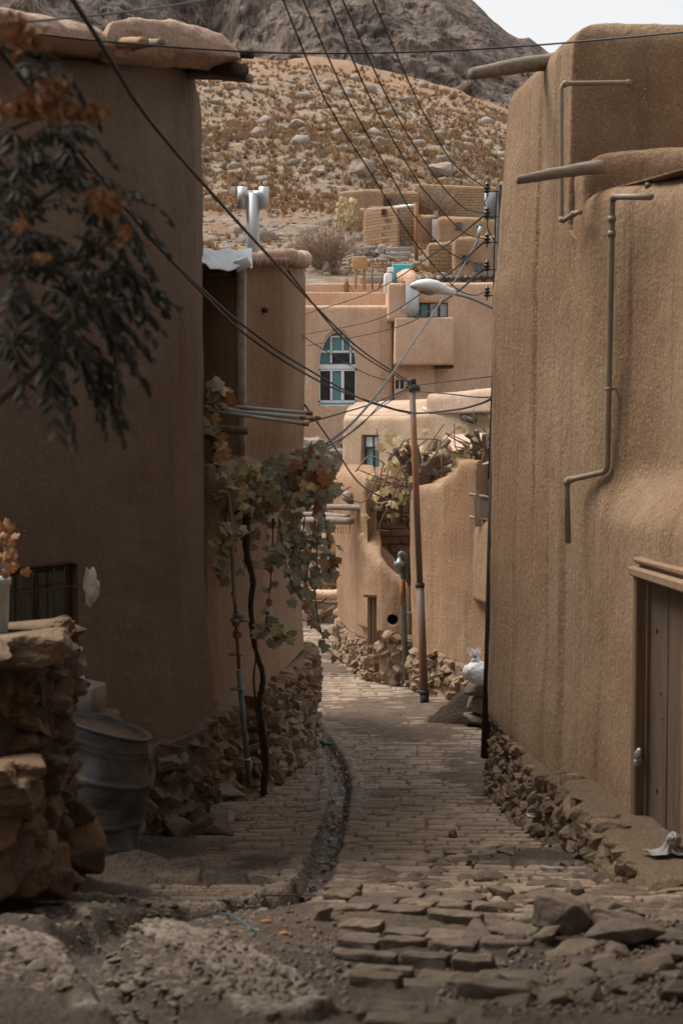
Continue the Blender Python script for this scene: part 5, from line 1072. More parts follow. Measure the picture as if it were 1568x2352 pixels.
# ================================================================== HILL AND MOUNTAIN
def build_hill():
    xs=np.concatenate([np.arange(-1500,380,60),np.arange(380,1240,5),np.arange(1240,3100,60)]); nx=len(xs)
    top=np.interp(xs,[-1500,0,450,620,760,900,1050,1150,1300,1800,3100],[-200,80,122,120,128,150,186,232,300,420,600])
    t=np.linspace(0,1,230); d=66*(345/66.)**t; V=[]
    for i,(tt,dd) in enumerate(zip(t,d)):
        yb=np.interp(dd,[66,80,100,140,200,280,345],[690,600,508,415,292,185,120]); k=(690-yb)/(690-120.); y=690-(690-top)*k
        u=(xs-CX)/FPX; v=(CY-y)/FPX; den=_c+v*_s; V.append(np.stack([u*dd/den,np.full(nx,dd),(-_s+v*_c)/den*dd],-1))
    V=np.array(V); n=V.shape[0]; P=V.reshape(-1,3)
    amp=np.repeat(sstep(100,160,d),nx); z=amp*(5.5*fbm(P*np.array([.025,.012,0]),4,7)+1.8*fbm(P*np.array([.12,.09,0]),4,8))+.22*fbm(P*np.array([.5,.5,0]),4,9)
    P[:,2]+=z; back=P[-nx:].copy(); ext=[]
    for q in (1,2,3): b=back.copy(); b[:,1]+=60*q; b[:,2]-=8*q*q; b[:,0]*=1+.17*q; ext.append(b)
    P=np.concatenate([P]+ext); n+=3; idx=np.arange(n*nx).reshape(n,nx); F=np.stack([idx[:-1,:-1],idx[:-1,1:],idx[1:,1:],idx[1:,:-1]],-1).reshape(-1,4)
    tint=sstep(250,330,P[:,1])*.9
    m=M(); m.v=[P]; m.f=F.tolist(); m.t=[tint]; m.n=len(P); o=link('hillside',m,MAT['hill']); o['kind']='structure'; return P[:230*nx].reshape(230,nx,3)
HP=build_hill()
def hill_pt(x,tt):                                   # a point on the slope: column index by screen column, t in 0..1 up the slope
    i=int(np.clip(tt,0,.999)*229); row=HP[i]; X=(x-CX)/FPX*row[0,1]; return np.array([X,row[0,1],np.interp(X,row[:,0],row[:,2])])
def build_mountain():
    nx,ny=420,210; xs=np.linspace(-1500,3300,nx); ridge=np.interp(xs,[-1500,-400,300,800,1010,1095,1130,1165,1195,1215,1245,1300,1500,2200,3300],[-900,-700,-420,-160,-60,2,38,66,80,78,104,150,260,420,600]); V=[]
    for j in range(ny):
        t=j/(ny-1); d=520+(1050-520)*t; y0=330; k=t**.8; y=y0+(ridge-y0)*k; u=(xs-CX)/FPX; v=(CY-y)/FPX; den=_c+v*_s; V.append(np.stack([u*d/den,np.full(nx,d),(-_s+v*_c)/den*d],-1))
    P=np.array(V).reshape(-1,3); t=np.repeat(np.linspace(0,1,ny),nx)
    Q=P*np.array([.012,.012,.012]); Q[:,0]+=Q[:,2]*.6; n=ridged(Q*np.array([1.4,.6,.6]),6,17)-.62; P[:,1]-=n*110*(1-t*.75); P[:,2]+=n*30*np.clip(1.1-t,0.12,1)+3*fbm(P*.05,3,18)
    back=[];
    for q in (1,2): b=P[-nx:].copy(); b[:,1]+=150*q; b[:,2]-=120*q; back.append(b)
    P=np.concatenate([P]+back); n=ny+2; idx=np.arange(n*nx).reshape(n,nx); F=np.stack([idx[:-1,:-1],idx[:-1,1:],idx[1:,1:],idx[1:,:-1]],-1).reshape(-1,4)
    m=M(); m.v=[P]; m.f=F.tolist(); m.t=[np.full(len(P),.5)]; m.n=len(P); link('mountain',m,MAT['mountain'])['kind']='structure'
build_mountain()
def hd(x,y):                                         # distance of the slope seen at column x, row y
    j=np.arange(230)/229.; pts=np.array([hill_pt(x,t) for t in j]); yy=np.array([CY-FPX*((p[2]*_c+p[1]*_s)/(p[1]*_c-p[2]*_s)) for p in pts]); i=np.argmax(yy<y); return float(pts[i,1])
# ================================================================== HILLSIDE VILLAGE
def hz(x,y,d): return W(x,y,d)
def mudhouse(name,label,x0,x1,yt,yb,d,depth,mat='adobe_far',ytr=None,turn=0.0,seed=1,amp=.09,wins=()):
    d=hd((x0+min(x1,1130))/2,yb)-.5
    h=thing(name,label,'house',W((x0+x1)/2,yb,d)); a,b=W(x0,1000,d),W(x1,1000,d+turn)
    p=[(a[0],d),(b[0],d+turn),(b[0]+.3*(d/100),d+turn+depth),(a[0],d+depth)]; zb=W(x0,yb,d)[2]-2; zl,zr=W(x0,yt,d)[2],W(x1,ytr or yt,d+turn)[2]
    w=link('wall',solid([[(x,y,zb) for x,y in p]]+tops([(x,y,z) for (x,y),z in zip(p,(zl,zr,zr,zl))],.25),[30,10,10,10],[20,3,3,3],1,1,None,seed,amp,.35),MAT[mat],h)
    for k,(wx0,wy0,wx1,wy1,mt) in enumerate(wins):
        t=((wx0+wx1)/2-x0)/(x1-x0); dd=d+turn*t-.12; q0,q1=W(wx0,wy1,dd),W(wx1,wy0,dd); m=M(); box(m,(0,0,0),I3,(q0[0],dd-.06,q0[2]),(q1[0],dd+.3,q1[2]),.01); k2=link('door' if wy1-wy0>20 else 'window',m,MAT[mt],h,smooth=False)
        m=M(); e=.09
        for c in ((q0[0]-e,q0[2],q0[0],q1[2]),(q1[0],q0[2],q1[0]+e,q1[2]),(q0[0]-e,q1[2],q1[0]+e,q1[2]+e)): box(m,(0,0,0),I3,(c[0],dd-.1,c[1]),(c[2],dd+.3,c[3]),.01)
        link('frame',m,MAT['old_wood'],k2,smooth=False)
    return h
mudhouse('hillside_house','upper left ruined mud house on the slope with small window',776,838,446,530,104,7,seed=91,ytr=440)
mudhouse('hillside_house','plastered mud house with small glazed window at the top of the hamlet',822,878,441,500,106,6,'adobe_far',seed=92,wins=((824,446,829,462,'glass_dark'),))
mudhouse('hillside_house','long ruined mud wall house behind the hamlet',876,960,446,500,110,6,'mudbrick_far',seed=93,wins=((886,458,896,470,'dark_wood'),))
mudhouse('hillside_house','wide ruined house at the top right of the hamlet with black doorway',948,1150,428,505,112,7,'mudbrick_far',ytr=436,seed=94,wins=((985,447,995,480,'dark_wood'),))
mudhouse('hillside_house','mud brick house with snow edged flat roof in the middle of the hamlet',836,916,486,560,98,6,'mudbrick_far',ytr=478,turn=-2,seed=95,wins=((878,483,884,490,'dark_wood'),))
mudhouse('hillside_house','square mud brick house behind the thin metal pole',912,958,476,552,96.5,6,'mudbrick_far',seed=96)
hh=mudhouse('hillside_house','mud house with tall white door on the hillside',956,1000,500,560,94,5,'adobe_far',seed=97,wins=((991,503,1006,552,'white_paint'),))
mudhouse('hillside_house','plain mud house right of the white door',1003,1150,506,570,92,6,'adobe_far',ytr=508,turn=-1,seed=98,wins=((1048,514,1056,527,'glass_dark'),))
mudhouse('hillside_house','ruined rubble house with fallen roof below the white door',980,1052,565,625,84,6,'mudbrick_far',ytr=560,seed=99,amp=.2)
mudhouse('hillside_house','smooth mud house at the lower right of the hamlet',1040,1150,552,640,80,6,'adobe_far',ytr=548,seed=100,wins=((1061,588,1072,606,'dark_wood'),(1092,606,1104,624,'glass_dark')))
m=M(); dz=hd(876,560)-1.0; a,b=W(845,487,dz),W(918,478,dz-1.8); box(m,a,frame(b-a),(2.2,-.1,-.05),(np.linalg.norm(b-a)+1.2,.3,.15),.03,.5,.03); tag(link('roof_edge_sheet',m,MAT['sheet'],base=a),'pale metal strip along a flat roof in the hamlet','roof sheet')
m=M(); dz=hd(850,525)-1; V=np.array([W(836,488,dz),W(862,488,dz-.5),W(890,479,dz+2),W(850,478,dz+3)]); m.add(np.concatenate([V,V-[0,0,.12]]),[(0,1,2,3),(7,6,5,4),(0,4,5,1),(1,5,6,2),(2,6,7,3),(3,7,4,0)])
for i in range(9): t=i/8; tube(m,[V[0]*(1-t)+V[1]*t+[0,-.2,.05],V[3]*(1-t)+V[2]*t+[0,0,.1]],.07,5)
for x,y0,y1 in ((835,520,487),(860,520,488)): tube(m,[W(x,y0+8,dz-.3),W(x-1,y1,dz-.3)],.08,6)
tag(link('brushwood_shelter',m,MAT['grey_wood'],base=W(850,522,dz)),'sagging brushwood awning on crooked posts in the hamlet','awning')
m=M(); tube(m,[W(956,625,80),W(955,466,80)],.11,8); tube(m,[W(958,497,80),W(962,494,79.6),W(966,497,79.5)],.05,6); tag(link('metal_pole',m,MAT['rust'],base=W(956,625,80)),'thin rusty metal pole standing in the hamlet','pole')
hl=thing('hooked_lamp_rod','grey rod with hooked lamp end rising over the hamlet','lamp rod',W(1085,575,26))
m=M(); tube(m,catmull([W(1088,568,26),W(1097,548,26),W(1101,530,26),W(1104,519,26),W(1099,516,26),W(1095,523,26)],18),.024,8); link('rod',m,MAT['cable_grey'],hl)
m=M(); tube(m,[W(1097,540,25.95),W(1103,520,25.95)],.03,8); link('lamp_cap',m,MAT['galv'],hl)
dz=hd(845,592)-.3; m=M(); rubble(m,[(XA(812,dz,580),dz,W(0,606,dz)[2],W(0,570,dz)[2]),(XA(885,dz,580),dz,W(0,606,dz)[2],W(0,562,dz)[2])][::-1],.45,.15,.6,True,ROCK2,71); tag(link('terrace_wall',m,MAT['rubble_grey'],base=W(845,600,dz),smooth=False),'dry stone terrace wall below the bare bush','stone wall')
p=W(880,630,hd(880,630)); ssr=thing('stone_steps','rough stone steps climbing to the hamlet','steps',p)
for i in range(7):
    m=M(); p=W(868+i*7,650-i*12,hd(868+i*7,650-i*12)); p[2]+=.25; box(m,p,I3,(-.9,-.4,-.6),(1.0,1.6,0),.06,rnd.random(),.05); link('step',m,MAT['rubble_grey'],ssr)
# dry shrubs and stones strewn on the slope (ground cover)
def tuft(m,p,s,seed,tint,nb=13):
    r=random.Random(seed); V=[];F=[]
    for k in range(nb):
        a=r.uniform(0,6.283); q=r.uniform(.1,.85); h=s*r.uniform(.35,.9); w=s*r.uniform(.05,.11); d=np.array([math.cos(a),math.sin(a),0]); e=np.array([-d[1],d[0],0]); b=p+d*s*.12*r.random(); t=p+d*q*s+np.array([0,0,h]); c=(b+t)/2+np.array([0,0,h*.12])
        i=len(V); V+=[b-e*w*.4,b+e*w*.4,c+e*w,t,c-e*w]; F.append((i,i+1,i+2,i+3,i+4))
    m.add(V,F,tint)
sh=M(); stn=M()
for i in range(11000):
    yq=rnd.uniform(130,628); tt=math.log(np.interp(-yq,[-690,-600,-508,-415,-292,-185,-120],[66,80,100,140,200,280,345])/66)/math.log(345/66.); x=rnd.uniform(440,1180); p=hill_pt(x,tt); den=vnoise(np.array([[p[0]*.035,p[1]*.03,0]]),3)[0]
    if den<-.45+rnd.uniform(-.35,.3) and tt<.95: continue
    s=rnd.uniform(.3,.8)*np.interp(tt,[0,.25,.6,1],[.75,.85,1.25,1.5])*(1.5 if rnd.random()<.08 else 1); tuft(sh,p-[0,0,.05],s,i,min(1,max(0,rnd.random()*.7+.3*den)),15 if s>.6 else 11)
for i in range(3200):
    yq=rnd.uniform(140,628); tt=math.log(np.interp(-yq,[-690,-600,-508,-415,-292,-185,-120],[66,80,100,140,200,280,345])/66)/math.log(345/66.); p=hill_pt(rnd.uniform(430,1180),tt); s=rnd.uniform(.12,.42)*(rnd.uniform(2.5,5) if rnd.random()<.07 else 1)*(.7+tt*.8); rock(stn,p,(s*1.5,s*1.3,s),rrot(.4),ROCK_P,rnd.random())
tag(link('dry_shrubs',sh,MAT['shrub'],base=HP[60,200],smooth=False),'orange brown dry shrubs covering the hillside','shrubs',kind='stuff')
tag(link('scattered_stones',stn,MAT['scree'],base=HP[60,200]),'pale stones strewn between shrubs on the hillside','stones',kind='stuff')
def boulder(x,y,w,h,label,seed):
    # stands on the slope where its foot is seen
    best=None
    for k in range(10,220):
        p=hill_pt(x,k/229.); zz=p[2]/p[1]; q=(y-1000)/-FPX
        if best is None or abs(zz-q)<best[0]: best=(abs(zz-q),p)
    p=best[1]; s=p[1]/FPX; m=M(); v,f=rock_template(300+seed,4,14,.09); m.add(v*np.array([w*s*.5,w*s*.45,h*s*.55])+p+[0,0,h*s*.4],f,rnd.random()*.3+(.0 if seed==1 else .5)); tag(link('boulder',m,MAT['boulder'],base=p),label,'boulder')
boulder(828,412,60,48,'large pale rounded boulder on the slope above the hamlet',1); boulder(1015,408,70,36,'grey flat boulder right of the large pale one',2); boulder(685,305,36,24,'small grey boulder higher on the slope left of the wires',3); boulder(776,328,26,22,'small pale boulder among the shrubs near the wires',4); boulder(735,410,40,24,'grey outcrop stone left of the large pale boulder',5)
# ================================================================== PLANTS
def vine_leaf(m,c,s,nrm,up,tint,seed):
    r=random.Random(seed); n=np.array(nrm,float); n/=np.linalg.norm(n); u=np.array(up,float); u=u-n*(u@n); u/=np.linalg.norm(u)+1e-9; w=np.cross(u,n)
    out=[(0,-.35),(.30,-.5),(.52,-.22),(.38,-.08),(.60,.18),(.36,.22),(.22,.40),(0,.66)]; out=out+[(-x,y) for x,y in out[-2:0:-1]]
    fold=r.uniform(.15,.7); curl=r.uniform(-.3,.5); V=[c+n*s*.02]
    for x,y in out: V.append(c+s*(w*x*r.uniform(.85,1.12)+u*y*r.uniform(.9,1.1))+n*s*(-fold*abs(x)*.55-curl*y*y*.6+r.uniform(-.05,.05)))
    m.add(V,[(0,i,i%len(out)+1) for i in range(1,len(out)+1)],tint)
def pick(cols,w):
    q=rnd.random()*sum(w); 
    for c,k in zip(cols,w):
        q-=k
        if q<0: return c
    return cols[-1]
LG,LY,LR=M(),M(),M()
def leaf_at(p,s,wt,seed):
    m=pick([LG,LY,LR],wt); n=np.array([rnd.gauss(.1,.6),-1+rnd.gauss(0,.5),rnd.gauss(.55,.5)]); vine_leaf(m,p,s,n,(rnd.gauss(0,.5),rnd.gauss(0,.3),-1),rnd.random(),seed)
gv=thing('grapevine','trained grapevine with grey green and yellow leaves hanging over the alley','grapevine',W(608,1815,12.9))
sd=0
mass=[(505,1090,1160,(.2,.7,.1)),(540,1062,1165,(.25,.7,.05)),(580,1060,1170,(.35,.6,.05)),(620,1062,1175,(.7,.25,.05)),(660,1058,1160,(.8,.1,.1)),(700,1035,1165,(.72,.12,.16)),(728,1025,1170,(.6,.12,.28)),(742,1075,1150,(.75,.1,.15))]
for x0,y0,y1,wt in mass:
    for i in range(int((y1-y0)*.52)):
        x=x0+rnd.gauss(0,16); y=y0+(y1-y0)*rnd.random()**1.25; p=W(x,y,12.75+rnd.uniform(-.45,.45)); sd+=1; leaf_at(p,rnd.uniform(.06,.135),wt,sd)
strands=[[(722,1180),(728,1290),(724,1370),(735,1440),(752,1490),(784,1518)],[(700,1185),(692,1250),(690,1300)],[(640,1190),(655,1290),(672,1345),(690,1375)],[(628,1190),(622,1330),(612,1420),(606,1470)],[(575,1170),(572,1250),(560,1310)],[(745,1180),(757,1280),(752,1330)],[(610,1440),(640,1465),(668,1448)],[(522,1170),(506,1260),(520,1330)],[(720,1230),(702,1330),(705,1400)],[(665,1180),(676,1240),(668,1290)]]
VS=M()
for k,st in enumerate(strands):
    d=12.6+.25*math.sin(k*2.1); P=catmull([W(x,y,d) for x,y in st],26); tube(VS,P,[.007,.004],5)
    for i in range(len(P)):
        for q in range(1):
            if rnd.random()<.78: sd+=1; leaf_at(P[i]+np.array([rnd.gauss(0,.05),rnd.gauss(0,.05),rnd.gauss(-.02,.03)]),rnd.uniform(.06,.125),(.82,.12,.06),sd)
for i in range(90):                                     # thin growth up the dark balcony opening
    t=rnd.random(); sd+=1; leaf_at(W(492+14*math.sin(t*9)+rnd.gauss(0,9)+t*6,878+215*t,12.2+rnd.uniform(-.1,.1)),rnd.uniform(.07,.14),(.55,.25,.2),sd)
for i in range(26): sd+=1; leaf_at(W(512+rnd.gauss(0,10),1200+rnd.random()*125,12.15),rnd.uniform(.06,.12),(.8,.2,0),sd)
for i in range(10): sd+=1; leaf_at(W(530+rnd.uniform(-14,30),1225+rnd.gauss(0,8),12.1),rnd.uniform(.06,.1),(.8,.2,0),sd)
stem=M(); tube(stem,catmull([W(604,1822,13.2),W(612,1740,13.1),W(596,1620,12.95),W(604,1560,12.9),W(585,1480,12.8),W(576,1400,12.75),W(580,1330,12.7),W(566,1260,12.7),W(570,1150,12.8),W(600,1110,12.9)],60),[.036,.028,.024,.03,.026],9,.5,.01); tube(stem,catmull([W(606,1780,13.1),W(598,1700,13),W(590,1640,12.9),W(583,1560,12.85),W(590,1500,12.8)],24),[.012,.009],6,.5,.003)
tube(stem,catmull([W(570,1150,12.8),W(640,1105,12.8),W(720,1060,12.8),W(745,1020,12.8)],24),.016,7,.5,.003); tube(stem,[W(540,1180,12.4),W(600,1128,12.6),W(660,1095,12.8)],.012,6)
link('stem',stem,MAT['vine_bark'],gv); link('shoots',VS,MAT['vine_bark'],gv); link('green_leaves',LG,MAT['leaf_green'],gv,smooth=False); link('yellow_leaves',LY,MAT['leaf_yellow'],gv,smooth=False); link('red_leaves',LR,MAT['leaf_red'],gv,smooth=False)
# pruned stumps on the courtyard walls
def stump(name,label,x,y,d,s,n,leaves,seed,up=1):
    r=random.Random(seed); h=thing(name,label,'pruned vine',W(x,y,d)); c=W(x,y,d); m=M(); k=M(); Y=M()
    tube(m,catmull([c-[0,0,.5*s],c+[.05*s,0,-.1*s],c+[0,0,.15*s]],8),[.16*s,.2*s,.14*s],9,.3,.05*s)
    for i in range(n):
        a=r.uniform(0,6.28); e=c+np.array([math.cos(a)*.55*s*r.uniform(.5,1.1),math.sin(a)*.35*s,up*r.uniform(.0,.55)*s]); b=c+np.array([math.cos(a)*.12*s,math.sin(a)*.1*s,.0]); P=catmull([b,(b+e)/2+[0,0,r.uniform(-.05,.12)*s],e],8); tube(m,P,[.075*s,.05*s],7,.4,.014*s); q=(P[-1]-P[-2])/np.linalg.norm(P[-1]-P[-2]); tube(k,[P[-1],P[-1]+q*.02*s],.047*s,7,r.random())
    for i in range(n*2): a=c+np.array([r.gauss(0,.35),r.gauss(0,.2),r.gauss(.0,.2)])*s; tube(m,catmull([a,a+np.array([r.gauss(0,.2),r.gauss(0,.1),r.gauss(0,.25)])*s,a+np.array([r.gauss(0,.35),r.gauss(0,.15),r.gauss(0,.35)])*s],8),.008*s+.004,4,.8)
    for i in range(leaves):
        p=c+np.array([r.gauss(0,.48),r.gauss(0,.25),r.gauss(-.02,.28)])*s; vine_leaf(Y,p,r.uniform(.12,.26)*s**.5,(r.gauss(0,.6),-1,r.gauss(.4,.5)),(r.gauss(0,.5),0,-1),r.random(),seed*100+i)
    link('trunk',m,MAT['bark'],h); link_each('cut_end',k,MAT['cut_wood'],h); link('leaves',Y,MAT['leaf_yellow'],h,smooth=False)
    return h
stump('pruned_vine','pollarded vine stump with yellow leaves behind the rusty pole',962,1085,25.6,1.05,26,46,3); stump('pruned_vine','pruned vine with yellow leaves against the right house above the picket fence',1105,1042,26,.8,14,22,5); stump('pruned_vine','small gnarled vine knot hanging on the broken brick wall',908,1165,26.6,.62,14,14,7,.2)
for x,y,d,n in ((1010,1005,26,14),(880,1085,25.5,16),(1040,1010,26,10)):
    pass
sp=thing('vine_shoot','slender vine shoot with a few yellow leaves above the stump','vine shoot',W(1000,1060,26)); m=M(); Y=M(); P=catmull([W(985,1075,26),W(1005,1030,26),W(1040,990,26),W(1062,975,26)],20); tube(m,P,[.02,.008],5); Q=catmull([W(1010,1030,26),W(1060,1040,26),W(1095,1025,26)],16); tube(m,Q,[.02,.01],5)
for i in range(22): p=(P[rnd.randrange(20)] if i%2 else Q[rnd.randrange(16)])+np.array([rnd.gauss(0,.05),0,rnd.gauss(-.06,.06)]); vine_leaf(Y,p,rnd.uniform(.15,.27),(rnd.gauss(0,.5),-1,.4),(rnd.gauss(0,.6),0,-1),rnd.random(),900+i)
link('shoot',m,MAT['cut_wood'],sp); link('leaves',Y,MAT['leaf_yellow'],sp,smooth=False)
# bare bush and small trees on the slope
def bare(name,label,x,y,d,h,w,n,seed,yl=0):
    d=hd(x,y)-.6
    r=random.Random(seed); t=thing(name,label,'bush',W(x,y,d)); c=W(x,y,d); m=M(); tube(m,[c-[0,0,.6],c+[0,0,.5]],[.3,.22],7,.2,.05)
    for i in range(n):
        a=r.uniform(0,6.28); q=r.uniform(.1,1)*w; e=c+np.array([math.cos(a)*q,math.sin(a)*q*.6,h*r.uniform(.55,1)*(1-.35*(q/w)**2)]); b=c+np.array([r.gauss(0,.12)*w,0,r.uniform(0,.6)]); P=catmull([b,(b+e)/2+[math.cos(a)*q*.22+r.gauss(0,.12),0,.1+r.gauss(0,.1)],e],6); tube(m,P,[.024,.009],4,r.random())
    link('branches',m,MAT['twig'],t)
    if yl:
        Y=M()
        for i in range(yl): p=c+np.array([r.gauss(0,.35)*w,r.gauss(0,.3)*w,h*r.uniform(.3,1)]); vine_leaf(Y,p,r.uniform(.2,.45),(r.gauss(0,.6),-1,.5),(0,0,-1),r.random(),seed*50+i)
        link('leaves',Y,MAT['leaf_yellow'],t,smooth=False)
bare('bare_bush','large bare willow bush with many reddish twigs on the slope',748,622,72,3.0,2.5,300,3); bare('bare_bush','smaller bare twiggy bush at the foot of the hamlet',700,600,78,1.6,1.2,80,4); bare('yellow_sapling','young tree with yellow leaves beside the upper left ruin',800,550,90,2.6,1.0,30,5,90); bare('bare_tree','bare tree in front of the wide ruined house',900,500,104,3.2,1.4,60,6); bare('bare_tree','bare bushy tree before the black doorway',1000,500,106,3.0,2.0,90,7); bare('bare_tree','bare tree at the right edge of the hamlet',1075,500,104,3.4,2.4,110,8); bare('bare_tree','pale bare sapling on the slope near the topmost insulator',1100,425,118,2.4,1.2,36,9)
# ---------------- foreground tree
tr=thing('tree','near out of focus tree with dark leaflets and rusty seed clusters at upper left','tree',(-1.75,3.9,gz(-1.75,3.9)))
bk=M(); tb=np.array(tr.location); fork=np.array([-1.45,3.9,-.2]); tube(bk,catmull([tb,tb*.5+fork*.5+[-.04,0,0],fork,fork+[-.05,0,.9],fork+[.05,.05,1.6]],20),[.09,.075,.06,.035],9,.4,.008)
tips=[]
def limb(pts,r0,r1): P=catmull([W(*p) for p in pts],16); tube(bk,P,[r0,r1],7,.4,.002); return P
limbs=[limb([(-420,1180,3.9),(-120,1010,3.85),(20,900,3.8),(90,840,3.8),(150,760,3.8)],.026,.008),limb([(-300,760,3.9),(-60,650,3.8),(60,600,3.75),(200,590,3.7),(285,520,3.7)],.018,.006),limb([(-330,520,3.9),(-100,380,3.8),(20,300,3.8),(110,260,3.8)],.02,.006),limb([(-330,400,3.9),(-120,200,3.9),(0,110,3.85),(50,60,3.8)],.016,.005),limb([(-200,700,3.9),(0,560,3.85),(80,470,3.8),(150,420,3.8)],.018,.006)]
TLf=M()
def frond(p,dirv,L,n,seed,big=1.0):
    r=random.Random(seed); d=np.array(dirv,float); d/=np.linalg.norm(d); e=p+d*L+np.array([0,0,-.28*L]); P=catmull([p,p+d*L*.5+np.array([0,0,.02]),e],n+1); tube(bk,P,[.004,.0015],4)
    side=np.cross(d,[0,0,1]); side/=np.linalg.norm(side)+1e-9
    for i in range(1,n+1):
        for s in (-1,1):
            b=P[i]; ll=big**.6*r.uniform(.055,.085)*(1-.35*i/n); t=d*.45+side*s*r.uniform(.6,1)+np.array([0,0,-r.uniform(.35,1.0)]); t/=np.linalg.norm(t); w=np.cross(t,[r.gauss(0,.4),r.gauss(0,.4),1]); w/=np.linalg.norm(w); nn=np.cross(w,t); k=ll*.17*big**.4
            V=[b,b+t*ll*.3+w*k-nn*.004,b+t*ll*.7+w*k*.8-nn*.006,b+t*ll,b+t*ll*.7-w*k*.8-nn*.006,b+t*ll*.3-w*k-nn*.004,b+t*ll*.5+nn*.004]
            TLf.add(V,[(0,1,6),(1,2,6),(2,3,6),(3,4,6),(4,5,6),(5,0,6)],r.random())
hub=[(50,430,9),(150,440,4),(40,560,7),(110,630,7),(200,560,4),(50,710,7),(150,700,6),(215,680,5),(20,790,4),(130,770,3),(20,330,6),(215,480,3),(60,150,4),(110,330,4)]
k=0
for x,y,n in hub:
    for i in range(n):
        k+=1; p=W(x+rnd.gauss(0,34),y+rnd.gauss(0,30),3.75+rnd.uniform(-.25,.25)); frond(p,(rnd.gauss(.55,.6),rnd.gauss(-.1,.5),rnd.gauss(-.35,.35)),rnd.uniform(.12,.24),rnd.randint(5,8),k)
for x,y,vx,vy in ((215,740,1,-.25),(230,770,.8,-.6),(210,810,.7,-1),(180,830,.5,-1),(240,700,1,-.1),(130,850,.3,-1),(215,850,.6,-1.1),(250,620,1,-.4)):
    k+=1; frond(W(x,y,3.75),(vx,0,vy),.15,7,k)
SD=M()
for x,y,w,h,n in ((60,90,70,32,150),(20,60,40,30,80),(110,215,26,46,110),(40,250,70,24,150),(205,262,52,16,150),(130,255,45,22,110),(80,225,50,30,80),(250,470,38,30,150),(215,450,25,14,50),(285,540,16,26,70),(50,520,22,14,30),(100,590,18,10,25),(140,200,20,30,40)):
    cc=W(x,y,3.45)
    for i in range(n):
        p=W(x+rnd.gauss(0,w*.42),y+rnd.gauss(0,h*.42),3.45+rnd.gauss(0,.04)); s=rnd.uniform(.008,.018); R=rrot(3)
        SD.add(np.array([(-s,0,0),(0,s*.45,.2*s),(s,0,0),(0,-s*.45,-.2*s)])@R+p,[(0,1,2,3)],rnd.random())
    tube(bk,catmull([cc+[-.08,.02,.0],cc,cc+[.03,0,-.02]],5),.003,4)
# unseen crown above the picture, added to shade the near lane and left wall
for a,b in (((-1.45,3.9,.4),(-.2,5.6,3.4)),((-1.45,3.9,.6),(.4,3.4,3.2)),((-1.4,3.95,1.4),(-2.6,6.2,3.6)),((-1.4,3.95,1.4),(-1.2,4.2,4.6)),((-1.4,3.95,1.2),(-.4,7.2,4.2))):
    a,b=np.array(a),np.array(b); tube(bk,catmull([a,(a+b)/2+[0,0,.35],b],12),[.05,.018],7,.4,.004)
for i in range(2700):
    p=np.array([rnd.gauss(-.3,1.6),rnd.gauss(3.5,1.5),0]); p[1]=max(p[1],1.0); p[2]=max(.3*(p[1]+.3)+.45+abs(p[0]+1)*.05,rnd.gauss(3.7,.7))
    if p[1]>7.0: continue
    k+=1; a=rnd.uniform(0,6.28); frond(p+[0,0,.25],(math.cos(a),math.sin(a),rnd.gauss(.1,.2)),rnd.uniform(.3,.45),5,k,2.6)
link('trunk',bk,MAT['bark'],tr); link('leaves',TLf,MAT['tree_leaf'],tr,smooth=False); link('seed_clusters',SD,MAT['tree_seed'],tr,smooth=False)
# ================================================================== NEAR LEFT
gwx=lambda x,d:XA(x,d,1700)
gw=thing('garden_wall','rough stone garden wall with flat capstones at the lower left','stone wall',(gwx(40,6.6),6.6,gz(gwx(40,6.6),6.6)))
m=M(); bk_=M()
rubble(m,[(gwx(-420,5.6),5.7,-2.6,-1.02),(gwx(0,6.4),6.4,-2.6,-1.02),(gwx(112,6.75),6.75,-2.6,-1.0),(gwx(122,7.2),7.6,-2.75,-1.0)][::-1],.125,.045,.24,True,ROCK2,3,rowjit=.3)
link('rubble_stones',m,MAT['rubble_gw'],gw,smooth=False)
for i,(x,y,d,s,rz_) in enumerate(((45,1490,6.5,(.42,.34,.16),.1),(-90,1500,6.2,(.4,.34,.15),-.1),(30,1440,6.95,(.5,.36,.06),.25))):
    m=M(); v,f=WORN[i+3]; m.add((v*np.array(s)*.58)@rot('Z',rz_)@rot('Y',.05)+W(x,y,d),f,.3+.3*i); link('capstone',m,MAT['slab'],gw,smooth=False)
# stepped slabs and lower stones
m=M(); 
for x,y,d,s in ((20,1768,5.9,(.27,.3,.09)),(-60,1776,5.7,(.3,.3,.1)),(2,1815,5.75,(.22,.26,.11)),(45,1830,5.85,(.14,.2,.12)),(10,1865,5.8,(.2,.26,.13)),(58,1880,5.95,(.16,.2,.13)),(-20,1900,5.7,(.2,.26,.14)),(35,1925,5.85,(.2,.24,.14)),(80,1935,6.05,(.17,.2,.16)),(0,1965,5.75,(.22,.26,.16)),(60,1985,5.95,(.2,.24,.16)),(105,1990,6.15,(.17,.2,.17)),(20,2020,5.85,(.26,.26,.16)),(80,2040,6.05,(.22,.24,.16)),(-40,2010,5.7,(.26,.26,.2))):
    v,f=rnd.choice(WORN); m.add((v*np.array(s)*.62)@rrot(.22)+W(x,y,d),f,rnd.random())
st_=link('stepped_stones',m,MAT['rubble_gw'],gw,smooth=False)
m=M()
for i,(x,y,d,s) in enumerate(((165,1870,7.0,(.26,.26,.18)),(170,1930,7.0,(.28,.3,.24)),(150,1985,6.9,(.34,.3,.22)),(185,1990,7.05,(.18,.2,.2)),(120,2020,6.7,(.3,.25,.2)),(60,2060,6.3,(.3,.25,.16)),(110,1880,6.9,(.25,.25,.3)))): rock(m,W(x,y,d),s,rrot(.4),WORN,rnd.random())
link('footing_stones',m,MAT['rubble_gw'],gw,smooth=False)
